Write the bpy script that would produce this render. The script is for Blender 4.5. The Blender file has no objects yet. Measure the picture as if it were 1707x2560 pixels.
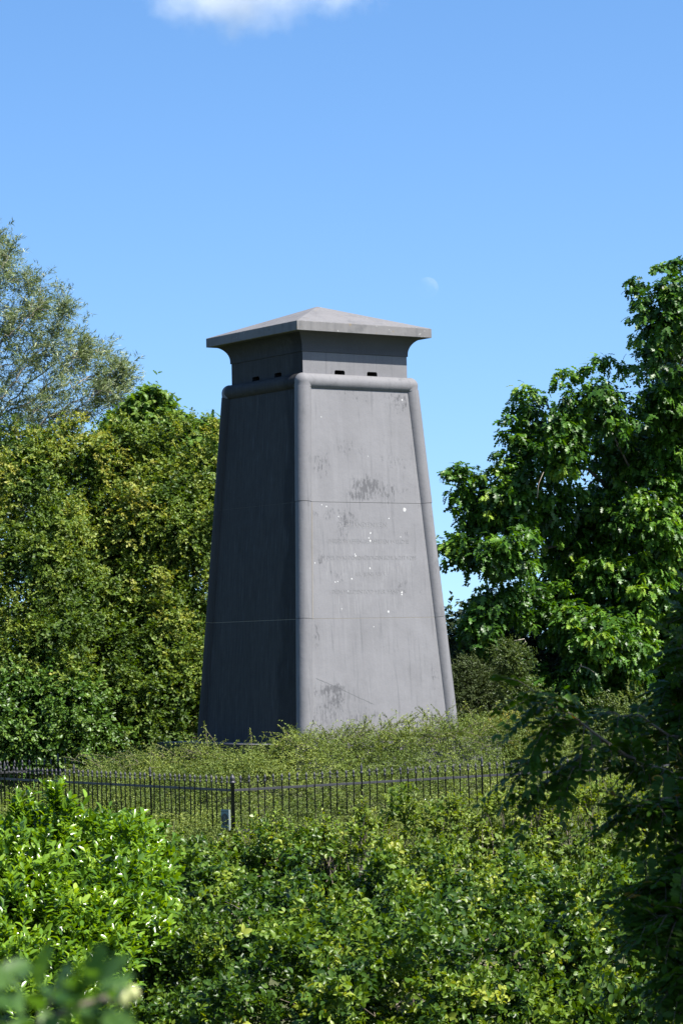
import bpy, bmesh, math, random
import numpy as np
from mathutils import Vector, Matrix

SC = bpy.context.scene
COL = SC.collection
R = math.radians
rng = np.random.default_rng(7)
random.seed(7)

# ------------------------------------------------------------------ camera
F_PX, PITCH, ROLL, CAM_Z = 6718.2, 0.05284, -0.02359, 1.158      # focal length in photo pixels (1707 x 2560)
cam_d = bpy.data.cameras.new('camera')
cam = bpy.data.objects.new('camera', cam_d)
COL.objects.link(cam)
cam_d.sensor_fit = 'VERTICAL'
cam_d.sensor_height = 36.0
cam_d.sensor_width = 24.0
cam_d.lens = F_PX / 2560 * 36.0
cam_d.clip_start = 0.1
cam_d.clip_end = 20000
cam.matrix_world = (Matrix.Translation((0, 0, CAM_Z)) @ Matrix.Rotation(math.pi / 2 + PITCH, 4, 'X')
                    @ Matrix.Rotation(ROLL, 4, 'Z'))
cam_d.dof.use_dof = True
cam_d.dof.focus_distance = 41.0
cam_d.dof.aperture_fstop = 11.0
SC.camera = cam

# ------------------------------------------------------------------ sun and sky
SUN_AZ, SUN_EL = R(58), R(54)            # azimuth to the right of straight behind the camera
sun_vec = Vector((math.sin(SUN_AZ) * math.cos(SUN_EL), -math.cos(SUN_AZ) * math.cos(SUN_EL), math.sin(SUN_EL)))
sun_d = bpy.data.lights.new('sun', 'SUN')
sun_d.energy = 5.0
sun_d.angle = R(0.5)
sun_d.color = (1.0, 0.955, 0.89)
sun = bpy.data.objects.new('sun', sun_d)
COL.objects.link(sun)
sun.rotation_euler = (-sun_vec).to_track_quat('-Z', 'Y').to_euler()
sun.location = (20, -20, 40)

world = bpy.data.worlds.new('World')
SC.world = world
world.use_nodes = True
wn = world.node_tree
wn.nodes.clear()
w_out = wn.nodes.new('ShaderNodeOutputWorld')
w_bg = wn.nodes.new('ShaderNodeBackground')
w_sky = wn.nodes.new('ShaderNodeTexSky')
w_sky.sky_type = 'NISHITA'
w_sky.sun_disc = False
w_sky.sun_elevation = SUN_EL
w_sky.sun_rotation = math.pi - SUN_AZ
w_sky.air_density = 1.0
w_sky.dust_density = 0.6
w_sky.ozone_density = 1.5
w_bg.inputs['Strength'].default_value = 0.090
w_tc = wn.nodes.new('ShaderNodeTexCoord')
w_add = wn.nodes.new('ShaderNodeVectorMath')
w_add.operation = 'ADD'
w_add.inputs[1].default_value = (0, 0, 0.12)       # the air is very clear: little haze at the horizon
w_hs = wn.nodes.new('ShaderNodeHueSaturation')
w_hs.inputs['Saturation'].default_value = 1.25
w_hs.inputs['Hue'].default_value = 0.503
wn.links.new(w_tc.outputs['Generated'], w_add.inputs[0])
wn.links.new(w_add.outputs[0], w_sky.inputs['Vector'])
wn.links.new(w_sky.outputs[0], w_hs.inputs['Color'])
wn.links.new(w_hs.outputs[0], w_bg.inputs['Color'])
wn.links.new(w_bg.outputs[0], w_out.inputs['Surface'])

SC.view_settings.view_transform = 'Standard'
SC.view_settings.look = 'None'
SC.view_settings.gamma = 1.0
SC.view_settings.exposure = 1.4
SC.cycles.max_bounces = 8
SC.cycles.diffuse_bounces = 3
SC.cycles.glossy_bounces = 2
SC.cycles.transmission_bounces = 4
SC.cycles.transparent_max_bounces = 8
SC.cycles.volume_bounces = 2

# ------------------------------------------------------------------ helpers
def at(x, y, D):
    """World point at distance D (along +Y) that the photo shows at pixel (x, y) of 1707 x 2560."""
    u, v = x - 853.5, y - 1280.0
    c, s = math.cos(ROLL), math.sin(ROLL)
    u, v = c * u + s * v, -s * u + c * v
    d = np.array([u / F_PX, 1.0, -v / F_PX])
    c, s = math.cos(PITCH), math.sin(PITCH)
    d = np.array([d[0], d[1] * c - d[2] * s, d[1] * s + d[2] * c])
    return np.array([0, 0, CAM_Z]) + d * (D / d[1])

def ray(x, y):
    p = at(x, y, 1.0)
    return p - np.array([0, 0, CAM_Z])

def tag(o, label=None, cat=None, group=None, kind=None):
    if label: o['label'] = label
    if cat: o['category'] = cat
    if group: o['group'] = group
    if kind: o['kind'] = kind
    return o

def empty(name, loc, rz=0.0):
    o = bpy.data.objects.new(name, None)
    COL.objects.link(o)
    o.location = loc
    o.rotation_euler = (0, 0, rz)
    o.empty_display_size = 0.3
    return o

def link(name, me, mat=None, parent=None, world_coords=False):
    o = bpy.data.objects.new(name, me)
    COL.objects.link(o)
    if mat is not None:
        me.materials.append(mat)
    if parent is not None:
        o.parent = parent
        if world_coords:     # vertices are in world coordinates
            o.matrix_parent_inverse = (Matrix.Translation(parent.location) @ parent.rotation_euler.to_matrix().to_4x4()).inverted()
    return o

def bm_obj(name, bm, mat, parent=None, smooth=False, world_coords=False):
    bmesh.ops.recalc_face_normals(bm, faces=bm.faces)
    me = bpy.data.meshes.new(name)
    bm.to_mesh(me)
    bm.free()
    if smooth:
        me.polygons.foreach_set('use_smooth', [True] * len(me.polygons))
    return link(name, me, mat, parent, world_coords)

def bm_box(bm, x0, x1, y0, y1, z0, z1, bevel=0.0):
    vs = [bm.verts.new((x, y, z)) for z in (z0, z1) for y in (y0, y1) for x in (x0, x1)]
    fs = [bm.faces.new([vs[i] for i in f]) for f in
          ((0, 2, 3, 1), (4, 5, 7, 6), (0, 1, 5, 4), (2, 6, 7, 3), (0, 4, 6, 2), (1, 3, 7, 5))]
    if bevel:
        es = {e for f in fs for e in f.edges}
        bmesh.ops.bevel(bm, geom=list(es), offset=bevel, segments=2, affect='EDGES', profile=0.6)

def bm_tube(bm, pts, rad, seg=8, caps=True):
    pts = [Vector(p) for p in pts]
    n = len(pts)
    rad = [float(r) for r in rad] if hasattr(rad, '__len__') else [float(rad)] * n
    rings = []
    for i, p in enumerate(pts):
        t = (pts[min(i + 1, n - 1)] - pts[max(i - 1, 0)]).normalized()
        a = Vector((0, 0, 1)) if abs(t.z) < 0.9 else Vector((1, 0, 0))
        u = t.cross(a).normalized()
        v = t.cross(u)
        rings.append([bm.verts.new(p + rad[i] * (math.cos(2 * math.pi * k / seg) * u + math.sin(2 * math.pi * k / seg) * v)) for k in range(seg)])
    for a, b in zip(rings[:-1], rings[1:]):
        for k in range(seg):
            bm.faces.new((a[k], a[(k + 1) % seg], b[(k + 1) % seg], b[k]))
    if caps:
        bm.faces.new(rings[0][::-1])
        bm.faces.new(rings[-1])

def bm_lathe(bm, prof, c=(0, 0), seg=10):
    rings = [[bm.verts.new((c[0] + r * math.cos(2 * math.pi * k / seg), c[1] + r * math.sin(2 * math.pi * k / seg), z)) for k in range(seg)] for r, z in prof]
    for a, b in zip(rings[:-1], rings[1:]):
        for k in range(seg):
            bm.faces.new((a[k], a[(k + 1) % seg], b[(k + 1) % seg], b[k]))
    bm.faces.new(rings[0][::-1])
    bm.faces.new(rings[-1])

def bm_square_stack(bm, prof):
    """Stack of square rings (half width, z)."""
    rings = [[bm.verts.new((sx * w, sy * w, z)) for sx, sy in ((-1, -1), (1, -1), (1, 1), (-1, 1))] for w, z in prof]
    for a, b in zip(rings[:-1], rings[1:]):
        for k in range(4):
            bm.faces.new((a[k], a[(k + 1) % 4], b[(k + 1) % 4], b[k]))
    bm.faces.new(rings[0][::-1])
    bm.faces.new(rings[-1])

# ------------------------------------------------------------------ material helpers
class NT:
    def __init__(s, name):
        s.m = bpy.data.materials.new(name)
        s.m.use_nodes = True
        s.t = s.m.node_tree
        s.t.nodes.clear()
        s.out = s.t.nodes.new('ShaderNodeOutputMaterial')
    def n(s, kind, **kw):
        nd = s.t.nodes.new('ShaderNode' + kind)
        for k, v in kw.items():
            if k.startswith('i_'):
                key = k[2:]
                key = int(key) if key.isdigit() else key.replace('_', ' ')
                nd.inputs[key].default_value = v
            else:
                setattr(nd, k, v)
        return nd
    def l(s, a, b): s.t.links.new(a, b)
    def val(s, inp, x):
        if isinstance(x, (int, float)): inp.default_value = x
        else: s.l(x, inp)
    def math(s, op, a, b=0.0, c=None, clamp=False):
        nd = s.n('Math', operation=op, use_clamp=clamp)
        s.val(nd.inputs[0], a)
        s.val(nd.inputs[1], b)
        if c is not None: s.val(nd.inputs[2], c)
        return nd.outputs[0]
    def smooth(s, x, lo, hi):
        nd = s.n('MapRange', interpolation_type='SMOOTHSTEP')
        s.val(nd.inputs[0], x)
        nd.inputs[1].default_value = lo
        nd.inputs[2].default_value = hi
        return nd.outputs[0]
    def noise(s, vec, scale, detail=4.0, rough=0.55, stretch=None, offset=None):
        if stretch is not None:
            mp = s.n('Mapping')
            mp.inputs['Scale'].default_value = stretch
            if offset: mp.inputs['Location'].default_value = offset
            s.l(vec, mp.inputs[0])
            vec = mp.outputs[0]
        nd = s.n('TexNoise')
        nd.inputs['Scale'].default_value = scale
        nd.inputs['Detail'].default_value = detail
        nd.inputs['Roughness'].default_value = rough
        s.l(vec, nd.inputs['Vector'])
        return nd.outputs['Fac']
    def mix(s, fac, a, b):
        nd = s.n('Mix', data_type='RGBA')
        s.val(nd.inputs[0], fac)
        for sock, x in ((nd.inputs[6], a), (nd.inputs[7], b)):
            if isinstance(x, tuple): sock.default_value = (*x, 1)
            else: s.l(x, sock)
        return nd.outputs[2]
    def ramp(s, fac, stops):
        nd = s.n('ValToRGB')
        e = nd.color_ramp.elements
        while len(e) < len(stops): e.new(0.5)
        for el, (p, c) in zip(e, stops):
            el.position = p
            el.color = (*c, 1)
        s.l(fac, nd.inputs[0])
        return nd.outputs[0]

LEAF_K = 1.0
def leaf_mat(name, stops, rough=0.45, spec=0.5, trans=0.3, tcol=None):
    spec *= .6
    t = NT(name)
    at_ = t.n('Attribute', attribute_name='tint')
    stops = [(q_, tuple(x * LEAF_K for x in c_)) for q_, c_ in stops]
    col = t.ramp(at_.outputs['Fac'], stops)
    p = t.n('BsdfPrincipled')
    t.l(col, p.inputs['Base Color'])
    p.inputs['Roughness'].default_value = rough
    p.inputs['Specular IOR Level'].default_value = spec
    tr = t.n('BsdfTranslucent')
    if tcol is None:
        hs = t.n('HueSaturation')
        hs.inputs['Hue'].default_value = 0.485
        hs.inputs['Saturation'].default_value = 1.15
        hs.inputs['Value'].default_value = 1.5
        t.l(col, hs.inputs['Color'])
        t.l(hs.outputs[0], tr.inputs[0])
    else:
        tr.inputs[0].default_value = (*tcol, 1)
    mx = t.n('MixShader')
    mx.inputs[0].default_value = trans
    t.l(p.outputs[0], mx.inputs[1])
    t.l(tr.outputs[0], mx.inputs[2])
    t.l(mx.outputs[0], t.out.inputs[0])
    return t.m

def bark_mat(name, c0, c1, scale=14):
    t = NT(name)
    g = t.n('NewGeometry')
    nz = t.noise(g.outputs['Position'], scale, 5, 0.6, (1, 1, 0.3))
    p = t.n('BsdfPrincipled')
    p.inputs['Roughness'].default_value = 0.85
    t.l(t.mix(nz, c0, c1), p.inputs['Base Color'])
    b = t.n('Bump')
    b.inputs['Strength'].default_value = 0.6
    b.inputs['Distance'].default_value = 0.02
    t.l(nz, b.inputs['Height'])
    t.l(b.outputs[0], p.inputs['Normal'])
    t.l(p.outputs[0], t.out.inputs[0])
    return t.m

M_BARK = bark_mat('grey_brown_bark', (0.06, 0.045, 0.032), (0.16, 0.13, 0.10))
M_BARK_PALE = bark_mat('pale_bark', (0.13, 0.11, 0.085), (0.30, 0.26, 0.21))
M_BARK_RED = bark_mat('reddish_twig', (0.09, 0.04, 0.022), (0.20, 0.10, 0.06), 40)

# ------------------------------------------------------------------ leaves
def nrm(a):
    return a / np.maximum(np.linalg.norm(a, axis=-1, keepdims=True), 1e-9)

def T_rhomb(w=0.5):
    return np.array([(0, 0, 0), (-w / 2, .45, .10), (0, 1, -.04), (w / 2, .45, .10)]), [(0, 3, 2), (0, 2, 1)]
def T_oval(w=0.5, fold=.10, curl=.12):
    v = [(0, 0, 0), (0, .5, 0), (0, 1, -curl)]
    v += [(-w * .36, .2, fold * .7), (-w * .5, .52, fold), (-w * .3, .83, fold * .5 - curl * .6)]
    v += [(w * .36, .2, fold * .7), (w * .5, .52, fold), (w * .3, .83, fold * .5 - curl * .6)]
    return np.array(v, float), [(0, 1, 4, 3), (1, 2, 5, 4), (0, 6, 7, 1), (1, 7, 8, 2)]
def T_lance(w=0.16):
    v = [(0, 0, 0), (-w / 2, .35, .02), (0, .4, -.01), (w / 2, .35, .02), (0, 1, -.12)]
    return np.array(v, float), [(0, 2, 1), (0, 3, 2), (1, 2, 4), (2, 3, 4)]
def T_lobed(lobes, w=0.62, deep=.35, curl=.25):
    """Lobed leaf: a zigzag outline on both sides of the midrib."""
    ys = np.linspace(0.12, 0.93, 2 * lobes + 1)
    prof = []
    for i, y in enumerate(ys):
        env = math.sin(math.pi * min(1, .12 + y * .86)) ** .75
        prof.append((y + (.05 if i % 2 else -.02), (w / 2 * env) if i % 2 else (w / 2 * env * deep)))
    v, f = [(0, 0, 0)], []
    n = len(prof)
    for y, x in prof: v.append((0, y, -curl * y * y))
    for sgn in (-1, 1):
        for y, x in prof: v.append((sgn * x, y, -curl * y * y + x * .25 - .35 * x * x / (w * w) * w * .5))
    v.append((0, 1.0, -curl))
    tip = len(v) - 1
    for k, sgn in ((0, -1), (1, 1)):
        o = 1 + n + k * n
        def q(*a): f.append(a if sgn > 0 else a[::-1])
        q(0, o, 1)
        for i in range(n - 1): q(1 + i, o + i, o + i + 1, 2 + i)
        q(n, o + n - 1, tip)
    return np.array(v, float), f

class Leaves:
    def __init__(s): s.P, s.Y, s.N, s.S, s.T = [], [], [], [], []
    def add(s, P, Y, N, S, T):
        s.P.append(P); s.Y.append(Y); s.N.append(N); s.S.append(S); s.T.append(T)
    def build(s, name, tmpl, mat, parent):
        tv, tf = tmpl
        P, Y, N = np.concatenate(s.P), nrm(np.concatenate(s.Y)), np.concatenate(s.N)
        S, T = np.concatenate(s.S), np.clip(np.concatenate(s.T), 0, 1)
        N = nrm(N - (N * Y).sum(1, keepdims=True) * Y)
        X = np.cross(Y, N)
        n, k = len(P), len(tv)
        wob = rng.uniform(.8, 1.2, (n, 1))
        V = (P[:, None] + S[:, None, None] * (tv[None, :, 0:1] * X[:, None] * wob[:, None] + tv[None, :, 1:2] * Y[:, None] + tv[None, :, 2:3] * N[:, None] * rng.uniform(.3, 1.7, (n, 1, 1))))
        me = bpy.data.meshes.new(name)
        me.vertices.add(n * k)
        me.vertices.foreach_set('co', V.astype(np.float32).ravel())
        fl = np.concatenate([np.array(f) for f in tf])
        tot = np.array([len(f) for f in tf])
        st = np.concatenate([[0], np.cumsum(tot)[:-1]])
        L = (fl[None] + (np.arange(n) * k)[:, None]).ravel()
        ST = (st[None] + (np.arange(n) * len(fl))[:, None]).ravel()
        me.loops.add(len(L))
        me.loops.foreach_set('vertex_index', L.astype(np.int32))
        me.polygons.add(n * len(tf))
        me.polygons.foreach_set('loop_start', ST.astype(np.int32))
        me.update(calc_edges=True)
        a = me.attributes.new('tint', 'FLOAT', 'FACE')
        a.data.foreach_set('value', np.repeat(T, len(tf)).astype(np.float32))
        return link(name, me, mat, parent, True)

UP = np.array([0, 0, 1.0])
SUNV = np.array(sun_vec)

def rand_dirs(n):
    return nrm(rng.normal(size=(n, 3)))

def twigs(L, O, D, length, nleaf, size, tint, spread=.8, droop=.0, up=.5, out=None, jitter=.4, start=.15, fall=0.0, tj=.10, sunk=.22):
    """Leaves set along straight twigs.  O, D (n,3); tint (n,)"""
    n = len(O)
    if n == 0: return
    ln = length * rng.uniform(.6, 1.25, n)
    t = np.linspace(start, 1, nleaf)[None, :] + rng.uniform(-.5, .5, (n, nleaf)) / nleaf
    D = nrm(D)
    P = O[:, None] + D[:, None] * (ln[:, None] * t)[..., None]
    P[..., 2] -= droop * ln[:, None] * t ** 2
    side = nrm(np.cross(D, nrm(UP + .6 * rng.normal(size=(n, 3)))))
    sgn = np.where(np.arange(nleaf) % 2 == 0, 1, -1)[None, :, None]
    Y = D[:, None] * .75 + side[:, None] * sgn * spread + jitter * rng.normal(size=(n, nleaf, 3))
    Y[..., 2] -= droop * .9 + fall
    o = (D if out is None else out)[:, None]
    N = UP * up + o * (1 - up) * .8 + sunk * SUNV + jitter * .8 * rng.normal(size=(n, nleaf, 3))
    S = size * rng.uniform(.65, 1.2, (n, nleaf))
    T = tint[:, None] + tj * rng.normal(size=(n, nleaf))
    L.add(P.reshape(-1, 3), Y.reshape(-1, 3), N.reshape(-1, 3), S.ravel(), T.ravel())

def sub_clumps(blobs, n, r, shell=(.75, 1.02), front=.8, squash=.85):
    """Clump centres spread over the outside of a union of blobs (centre, radius)."""
    C = np.array([b[0] for b in blobs])
    Rr = np.array([b[1] for b in blobs])
    w = Rr ** 2 / (Rr ** 2).sum()
    out = []
    while len(out) < n:
        i = rng.choice(len(blobs), p=w)
        u = rand_dirs(1)[0]
        if u[1] > .25 and rng.random() < front: continue      # fewer on the side away from the light
        p = C[i] + u * Rr[i] * (rng.uniform(*shell) + (rng.random() < .22) * rng.uniform(0, .26)) * np.array([1, 1, squash])
        q = np.linalg.norm((p - C) / np.array([1, 1, squash]), axis=1) / Rr
        q[i] = 9
        if q.min() < .62: continue
        out.append((p, u, r * rng.uniform(.7, 1.3)))
    return out

def clump_leaves(L, clumps, ntw, tl, nleaf, size, base_tint=.5, tint_var=.22, upk=.35, inner=.2, **kw):
    for p, u, r in clumps:
        d = rand_dirs(ntw)
        d = nrm(d + .55 * u + np.array([0, 0, upk]))
        o = p + d * r * rng.uniform(inner, .75, (ntw, 1)) + rng.normal(size=(ntw, 3)) * r * .18
        tint = base_tint + tint_var * rng.normal() + .08 * rng.normal(size=ntw)
        twigs(L, o, d, tl, nleaf, size * rng.uniform(.75, 1.28), np.full(ntw, 1.0) * tint, out=nrm(d + u), **kw)

def crook(a, b, n=6, amp=.08):
    a, b = np.array(a, float), np.array(b, float)
    ln = np.linalg.norm(b - a)
    pts = [a + (b - a) * t + np.array([0, 0, .12 * ln * math.sin(math.pi * t)]) + (rng.normal(size=3) * amp * ln * .5 if 0 < i < n else 0)
           for i, t in enumerate(np.linspace(0, 1, n + 1))]
    return pts

def stems(name, base, targets, r0, mat, parent, trunk_top=None, seg=7, amp=.08):
    bm = bmesh.new()
    base = np.array(base, float)
    if trunk_top is not None:
        tt = np.array(trunk_top, float)
        pts = crook(base - np.array([0, 0, .3]), tt, 6, .04)
        bm_tube(bm, pts, list(np.linspace(r0 * 1.25, r0 * .75, len(pts))), 12)
    for i, c in enumerate(targets):
        if trunk_top is None:
            s = base + np.array([rng.uniform(-.3, .3), rng.uniform(-.2, .2), -.2])
            ra = r0
        else:
            s = base + (tt - base) * rng.uniform(.5, 1.0)
            ra = r0 * rng.uniform(.28, .5)
        pts = crook(s, c, 7, amp)
        bm_tube(bm, pts, list(np.linspace(ra, ra * .22, len(pts))), seg)
    return bm_obj(name, bm, mat, parent, True, True)

# ------------------------------------------------------------------ places
TC = np.array([-0.3065, 42.4196])
ROT = 0.61885
A0, A1, H1, RR = 1.38, 1.0248, 5.2862, 0.125
nr = np.array([math.sin(ROT), -math.cos(ROT)])
tr = np.array([math.cos(ROT), math.sin(ROT)])
FC = np.array([-1.537, 36.0])             # front corner of the railing
PANEL = 2.12

def local(x, y):
    d = np.stack([np.asarray(x) - TC[0], np.asarray(y) - TC[1]], -1)
    return d @ tr, -(d @ nr)

def sstep(x, a, b):
    t = np.clip((x - a) / (b - a), 0, 1)
    return t * t * (3 - 2 * t)

def ground_z(x, y):
    x, y = np.asarray(x, float), np.asarray(y, float)
    lx, ly = local(x, y)
    d = (np.abs(lx) ** 4 + np.abs(ly) ** 4) ** .25
    mound = -0.62 - .82 * sstep(d, 2.2, 5.0) - 1.7 * sstep(d, 5.2, 9.5)
    near = -0.45 - 2.75 * sstep(y, 5, 17)
    far = -3.2
    base = np.where(y < 25, near, far) + .12 * np.sin(x * .31) * np.cos(y * .23)
    return np.maximum(mound, base)

# ------------------------------------------------------------------ ground
def build_ground():
    g = np.concatenate([-np.geomspace(14, 6000, 34)[::-1], np.linspace(-13.5, 13.5, 55), np.geomspace(14, 6000, 34)])
    gy = np.concatenate([np.linspace(-6000, -40, 8), np.linspace(-30, 70, 130), 70 + np.geomspace(3, 8000, 34)])
    X, Y = np.meshgrid(g, gy)
    Z = ground_z(X, Y)
    nx, ny = len(g), len(gy)
    me = bpy.data.meshes.new('ground')
    idx = np.arange(nx * ny).reshape(ny, nx)
    f = np.stack([idx[:-1, :-1], idx[:-1, 1:], idx[1:, 1:], idx[1:, :-1]], -1).reshape(-1, 4)
    me.from_pydata(np.stack([X, Y, Z], -1).reshape(-1, 3).tolist(), [], f.tolist())
    me.polygons.foreach_set('use_smooth', [True] * len(me.polygons))
    t = NT('grassy_soil')
    g_ = t.n('NewGeometry')
    n1 = t.noise(g_.outputs['Position'], 1.3, 6, .6)
    n2 = t.noise(g_.outputs['Position'], 22, 4, .6)
    c = t.mix(n1, (0.035, 0.045, 0.015), (0.07, 0.06, 0.03))
    c = t.mix(t.math('MULTIPLY', n2, .6), c, (0.05, 0.085, 0.02))
    p = t.n('BsdfPrincipled')
    p.inputs['Roughness'].default_value = .95
    t.l(c, p.inputs['Base Color'])
    b = t.n('Bump')
    b.inputs['Strength'].default_value = .8
    b.inputs['Distance'].default_value = .05
    t.l(n2, b.inputs['Height'])
    t.l(b.outputs[0], p.inputs['Normal'])
    t.l(p.outputs[0], t.out.inputs[0])
    tag(link('ground', me, t.m), kind='structure')
build_ground()

# ------------------------------------------------------------------ monument
PLINTH_Z = -0.17
Z0 = -0.17
def half(z): return A0 + (A1 - A0) * z / H1
PQ = 0.52 * RR

def face_local(x, y):
    """Local x and z on the sunlit inscription face of the monument for a photo pixel."""
    d = ray(x, y)
    o = np.array([0, 0, CAM_Z])
    # plane: local -y side, n = nr tilted; points q: (q-TC).nr = half(z)+PQ
    # solve for t
    a = d[:2] @ nr
    b = (o[:2] - TC) @ nr
    k = (A1 - A0) / H1
    tt = (A0 + PQ + k * o[2] - b) / (a - k * d[2])
    q = o + d * tt
    return float((q[:2] - TC) @ tr), float(q[2])

def stone_mat(name, kind):
    """kind: 'face' (sunlit panel with stains and droppings), 'side' (weathered, darker, streaked), 'plain', 'cap'"""
    t = NT(name)
    tc = t.n('TexCoord')
    v = tc.outputs['Object']
    sx = t.n('SeparateXYZ')
    t.l(v, sx.inputs[0])
    X, Yc, Z = sx.outputs
    fine = t.noise(v, 90, 3, .6)
    med = t.noise(v, 7, 5, .6)
    big = t.noise(v, 1.6, 4, .55)
    streak = t.noise(v, 1.0, 4, .55, (34, 34, .55))
    streak2 = t.noise(v, 1.0, 3, .5, (11, 11, .3), (3.1, 7.7, 1.2))
    base = {'face': (0.146, 0.145, 0.151), 'side': (0.0285, 0.0275, 0.0265), 'cornice_shade': (0.060, 0.060, 0.063), 'plain': (0.136, 0.135, 0.141), 'cap': (0.136, 0.132, 0.131)}[kind]  # side and cornice bases darkened: shade put into the colour
    dark = (0.060, 0.062, 0.066)
    pale_tone = tuple(c * 1.22 for c in base)
    col = t.mix(t.smooth(big, .3, .72), tuple(c * .93 for c in base), tuple(c * 1.06 for c in base))
    col = t.mix(t.math('MULTIPLY', t.smooth(streak2, .5, .75), .35), col, pale_tone)
    run = t.noise(v, 1.0, 4, .6, (17, 17, .42), (6.3, 2.2, 8.1))
    col = t.mix(t.math('MULTIPLY', t.smooth(run, .54, .74), .34), col, dark)
    grain = t.noise(v, 260, 2, .6)
    col = t.mix(t.math('MULTIPLY', t.smooth(grain, .5, .8), .22), col, dark)
    col = t.mix(t.math('MULTIPLY', t.smooth(fine, .52, .75), .22), col, dark)
    if kind == 'plain':
        pm = t.math('MULTIPLY', t.smooth(t.noise(v, 5, 6, .7, (1, 1, .5)), .58, .70), .5)
        col = t.mix(pm, col, dark)
    if kind == 'cap':
        pm = t.math('MULTIPLY', t.smooth(t.noise(v, 4, 6, .7), .5, .72), .55)
        col = t.mix(pm, col, dark)
        sp = t.smooth(t.noise(v, 24, 2, .5), .70, .74)
        col = t.mix(t.math('MULTIPLY', sp, .7), col, (.32, .32, .31))
        och = t.math('MULTIPLY', t.smooth(t.noise(v, 9, 3, .5, (1, 1, 1), (5, 2, 1)), .66, .72), .5)
        col = t.mix(och, col, (.17, .125, .055))
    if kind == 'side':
        # algae and stains run down this side in long streaks; a wide dark run hugs the corner roll
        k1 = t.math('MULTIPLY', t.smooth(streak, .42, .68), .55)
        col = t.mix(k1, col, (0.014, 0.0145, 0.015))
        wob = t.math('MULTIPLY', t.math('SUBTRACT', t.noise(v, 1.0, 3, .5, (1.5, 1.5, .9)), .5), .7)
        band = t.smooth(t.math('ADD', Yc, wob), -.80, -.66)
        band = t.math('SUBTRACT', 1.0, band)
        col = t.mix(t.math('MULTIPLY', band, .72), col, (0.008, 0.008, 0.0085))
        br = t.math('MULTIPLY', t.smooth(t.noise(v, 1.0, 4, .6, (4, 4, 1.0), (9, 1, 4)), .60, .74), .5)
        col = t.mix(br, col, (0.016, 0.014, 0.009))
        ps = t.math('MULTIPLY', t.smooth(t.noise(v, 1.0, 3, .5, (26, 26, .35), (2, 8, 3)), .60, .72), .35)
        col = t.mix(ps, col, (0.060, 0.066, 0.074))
    if kind == 'face':
        fl = t.noise(v, 13, 7, .72, (1.25, 1.25, .75))
        fl2 = t.noise(v, 30, 4, .65, (1.3, 1.3, .6), (4, 4, 4))
        patches = [  # photo x, y, half width px, half height px, strength
            (918, 1216, 62, 38, 1.0), (900, 1238, 55, 24, .9), (803, 1160, 32, 44, .62), (1000, 1005, 62, 46, .66), (880, 985, 60, 26, .5),
            (868, 1302, 34, 34, .72), (856, 1326, 24, 34, .66), (880, 1120, 60, 26, .42), (985, 1150, 60, 40, .45), (965, 1230, 90, 32, .56),
            (828, 1724, 46, 20, 1.0), (838, 1748, 36, 36, .95), (818, 1782, 56, 40, .66), (790, 1740, 16, 40, .55), (1000, 1462, 60, 20, .5), (800, 1400, 24, 28, .6),
            (845, 1440, 24, 34, .5), (905, 1790, 80, 26, .55), (1060, 1250, 40, 30, .5), (820, 1285, 60, 20, .5), (790, 1590, 14, 44, .66), (1020, 1335, 16, 14, .7), (1085, 1690, 14, 40, .5)]
        tot = None
        for (px, py, hx, hy, st) in patches:
            cx, cz = face_local(px, py)
            sxx, szz = hx * 1.16 / 160, hy / 160
            dx = t.math('DIVIDE', t.math('SUBTRACT', X, cx), sxx)
            dz = t.math('DIVIDE', t.math('SUBTRACT', Z, cz), szz)
            rr = t.math('SQRT', t.math('ADD', t.math('MULTIPLY', dx, dx), t.math('MULTIPLY', dz, dz)))
            m = t.math('MULTIPLY', t.math('SUBTRACT', 1.0, t.smooth(rr, .15, 1.25)), st)
            tot = m if tot is None else t.math('MAXIMUM', tot, m)
        fv = t.noise(v, 1.0, 5, .68, (24, 24, 5.0), (1, 5, 2))
        nn = t.math('ADD', t.math('MULTIPLY', fl, 1.1), t.math('ADD', t.math('MULTIPLY', fl2, .5), t.math('MULTIPLY', fv, .9)))
        k = t.math('ADD', t.math('MULTIPLY', tot, .42), t.math('SUBTRACT', nn, 1.25))
        pm = t.smooth(k, .19, .47)
        col = t.mix(t.math('MULTIPLY', pm, .66), col, (0.042, 0.043, 0.047))
        # faint specks everywhere
        col = t.mix(t.math('MULTIPLY', t.smooth(fl, .66, .74), .35), col, dark)
        # pale lime runs below the carved lines
        runs = None
        fine_run = t.smooth(t.noise(v, 1.0, 2, .5, (52, 52, .12)), .52, .66)
        for (xl, xr, y0, y1, st) in ((868, 968, 1322, 1356, .5), (822, 1020, 1361, 1400, .55), (802, 1038, 1402, 1450, .75), (888, 966, 1444, 1480, .6), (830, 1014, 1487, 1540, .6)):
            (ax, az), (bx, bz) = face_local(xl, y0), face_local(xr, y1)
            inx = t.math('MULTIPLY', t.smooth(X, ax - .02, ax + .02), t.math('SUBTRACT', 1.0, t.smooth(X, bx - .02, bx + .02)))
            inz = t.math('MULTIPLY', t.math('SUBTRACT', 1.0, t.smooth(Z, az - .015, az + .01)), t.smooth(Z, bz - .12, bz + .12))
            m = t.math('MULTIPLY', t.math('MULTIPLY', inx, inz), st)
            runs = m if runs is None else t.math('MAXIMUM', runs, m)
        col = t.mix(t.math('MULTIPLY', t.math('MULTIPLY', runs, fine_run), .32), col, (0.25, 0.25, 0.25))
        # dark drips under the low stain, and a thin crack
        drip = t.smooth(t.noise(v, 1.0, 3, .6, (40, 40, 1.6)), .52, .66)
        (ax, az), (bx, bz) = face_local(790, 1700), face_local(960, 1835)
        inx = t.math('MULTIPLY', t.smooth(X, ax - .05, ax + .1), t.math('SUBTRACT', 1.0, t.smooth(X, bx - .5, bx)))
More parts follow.
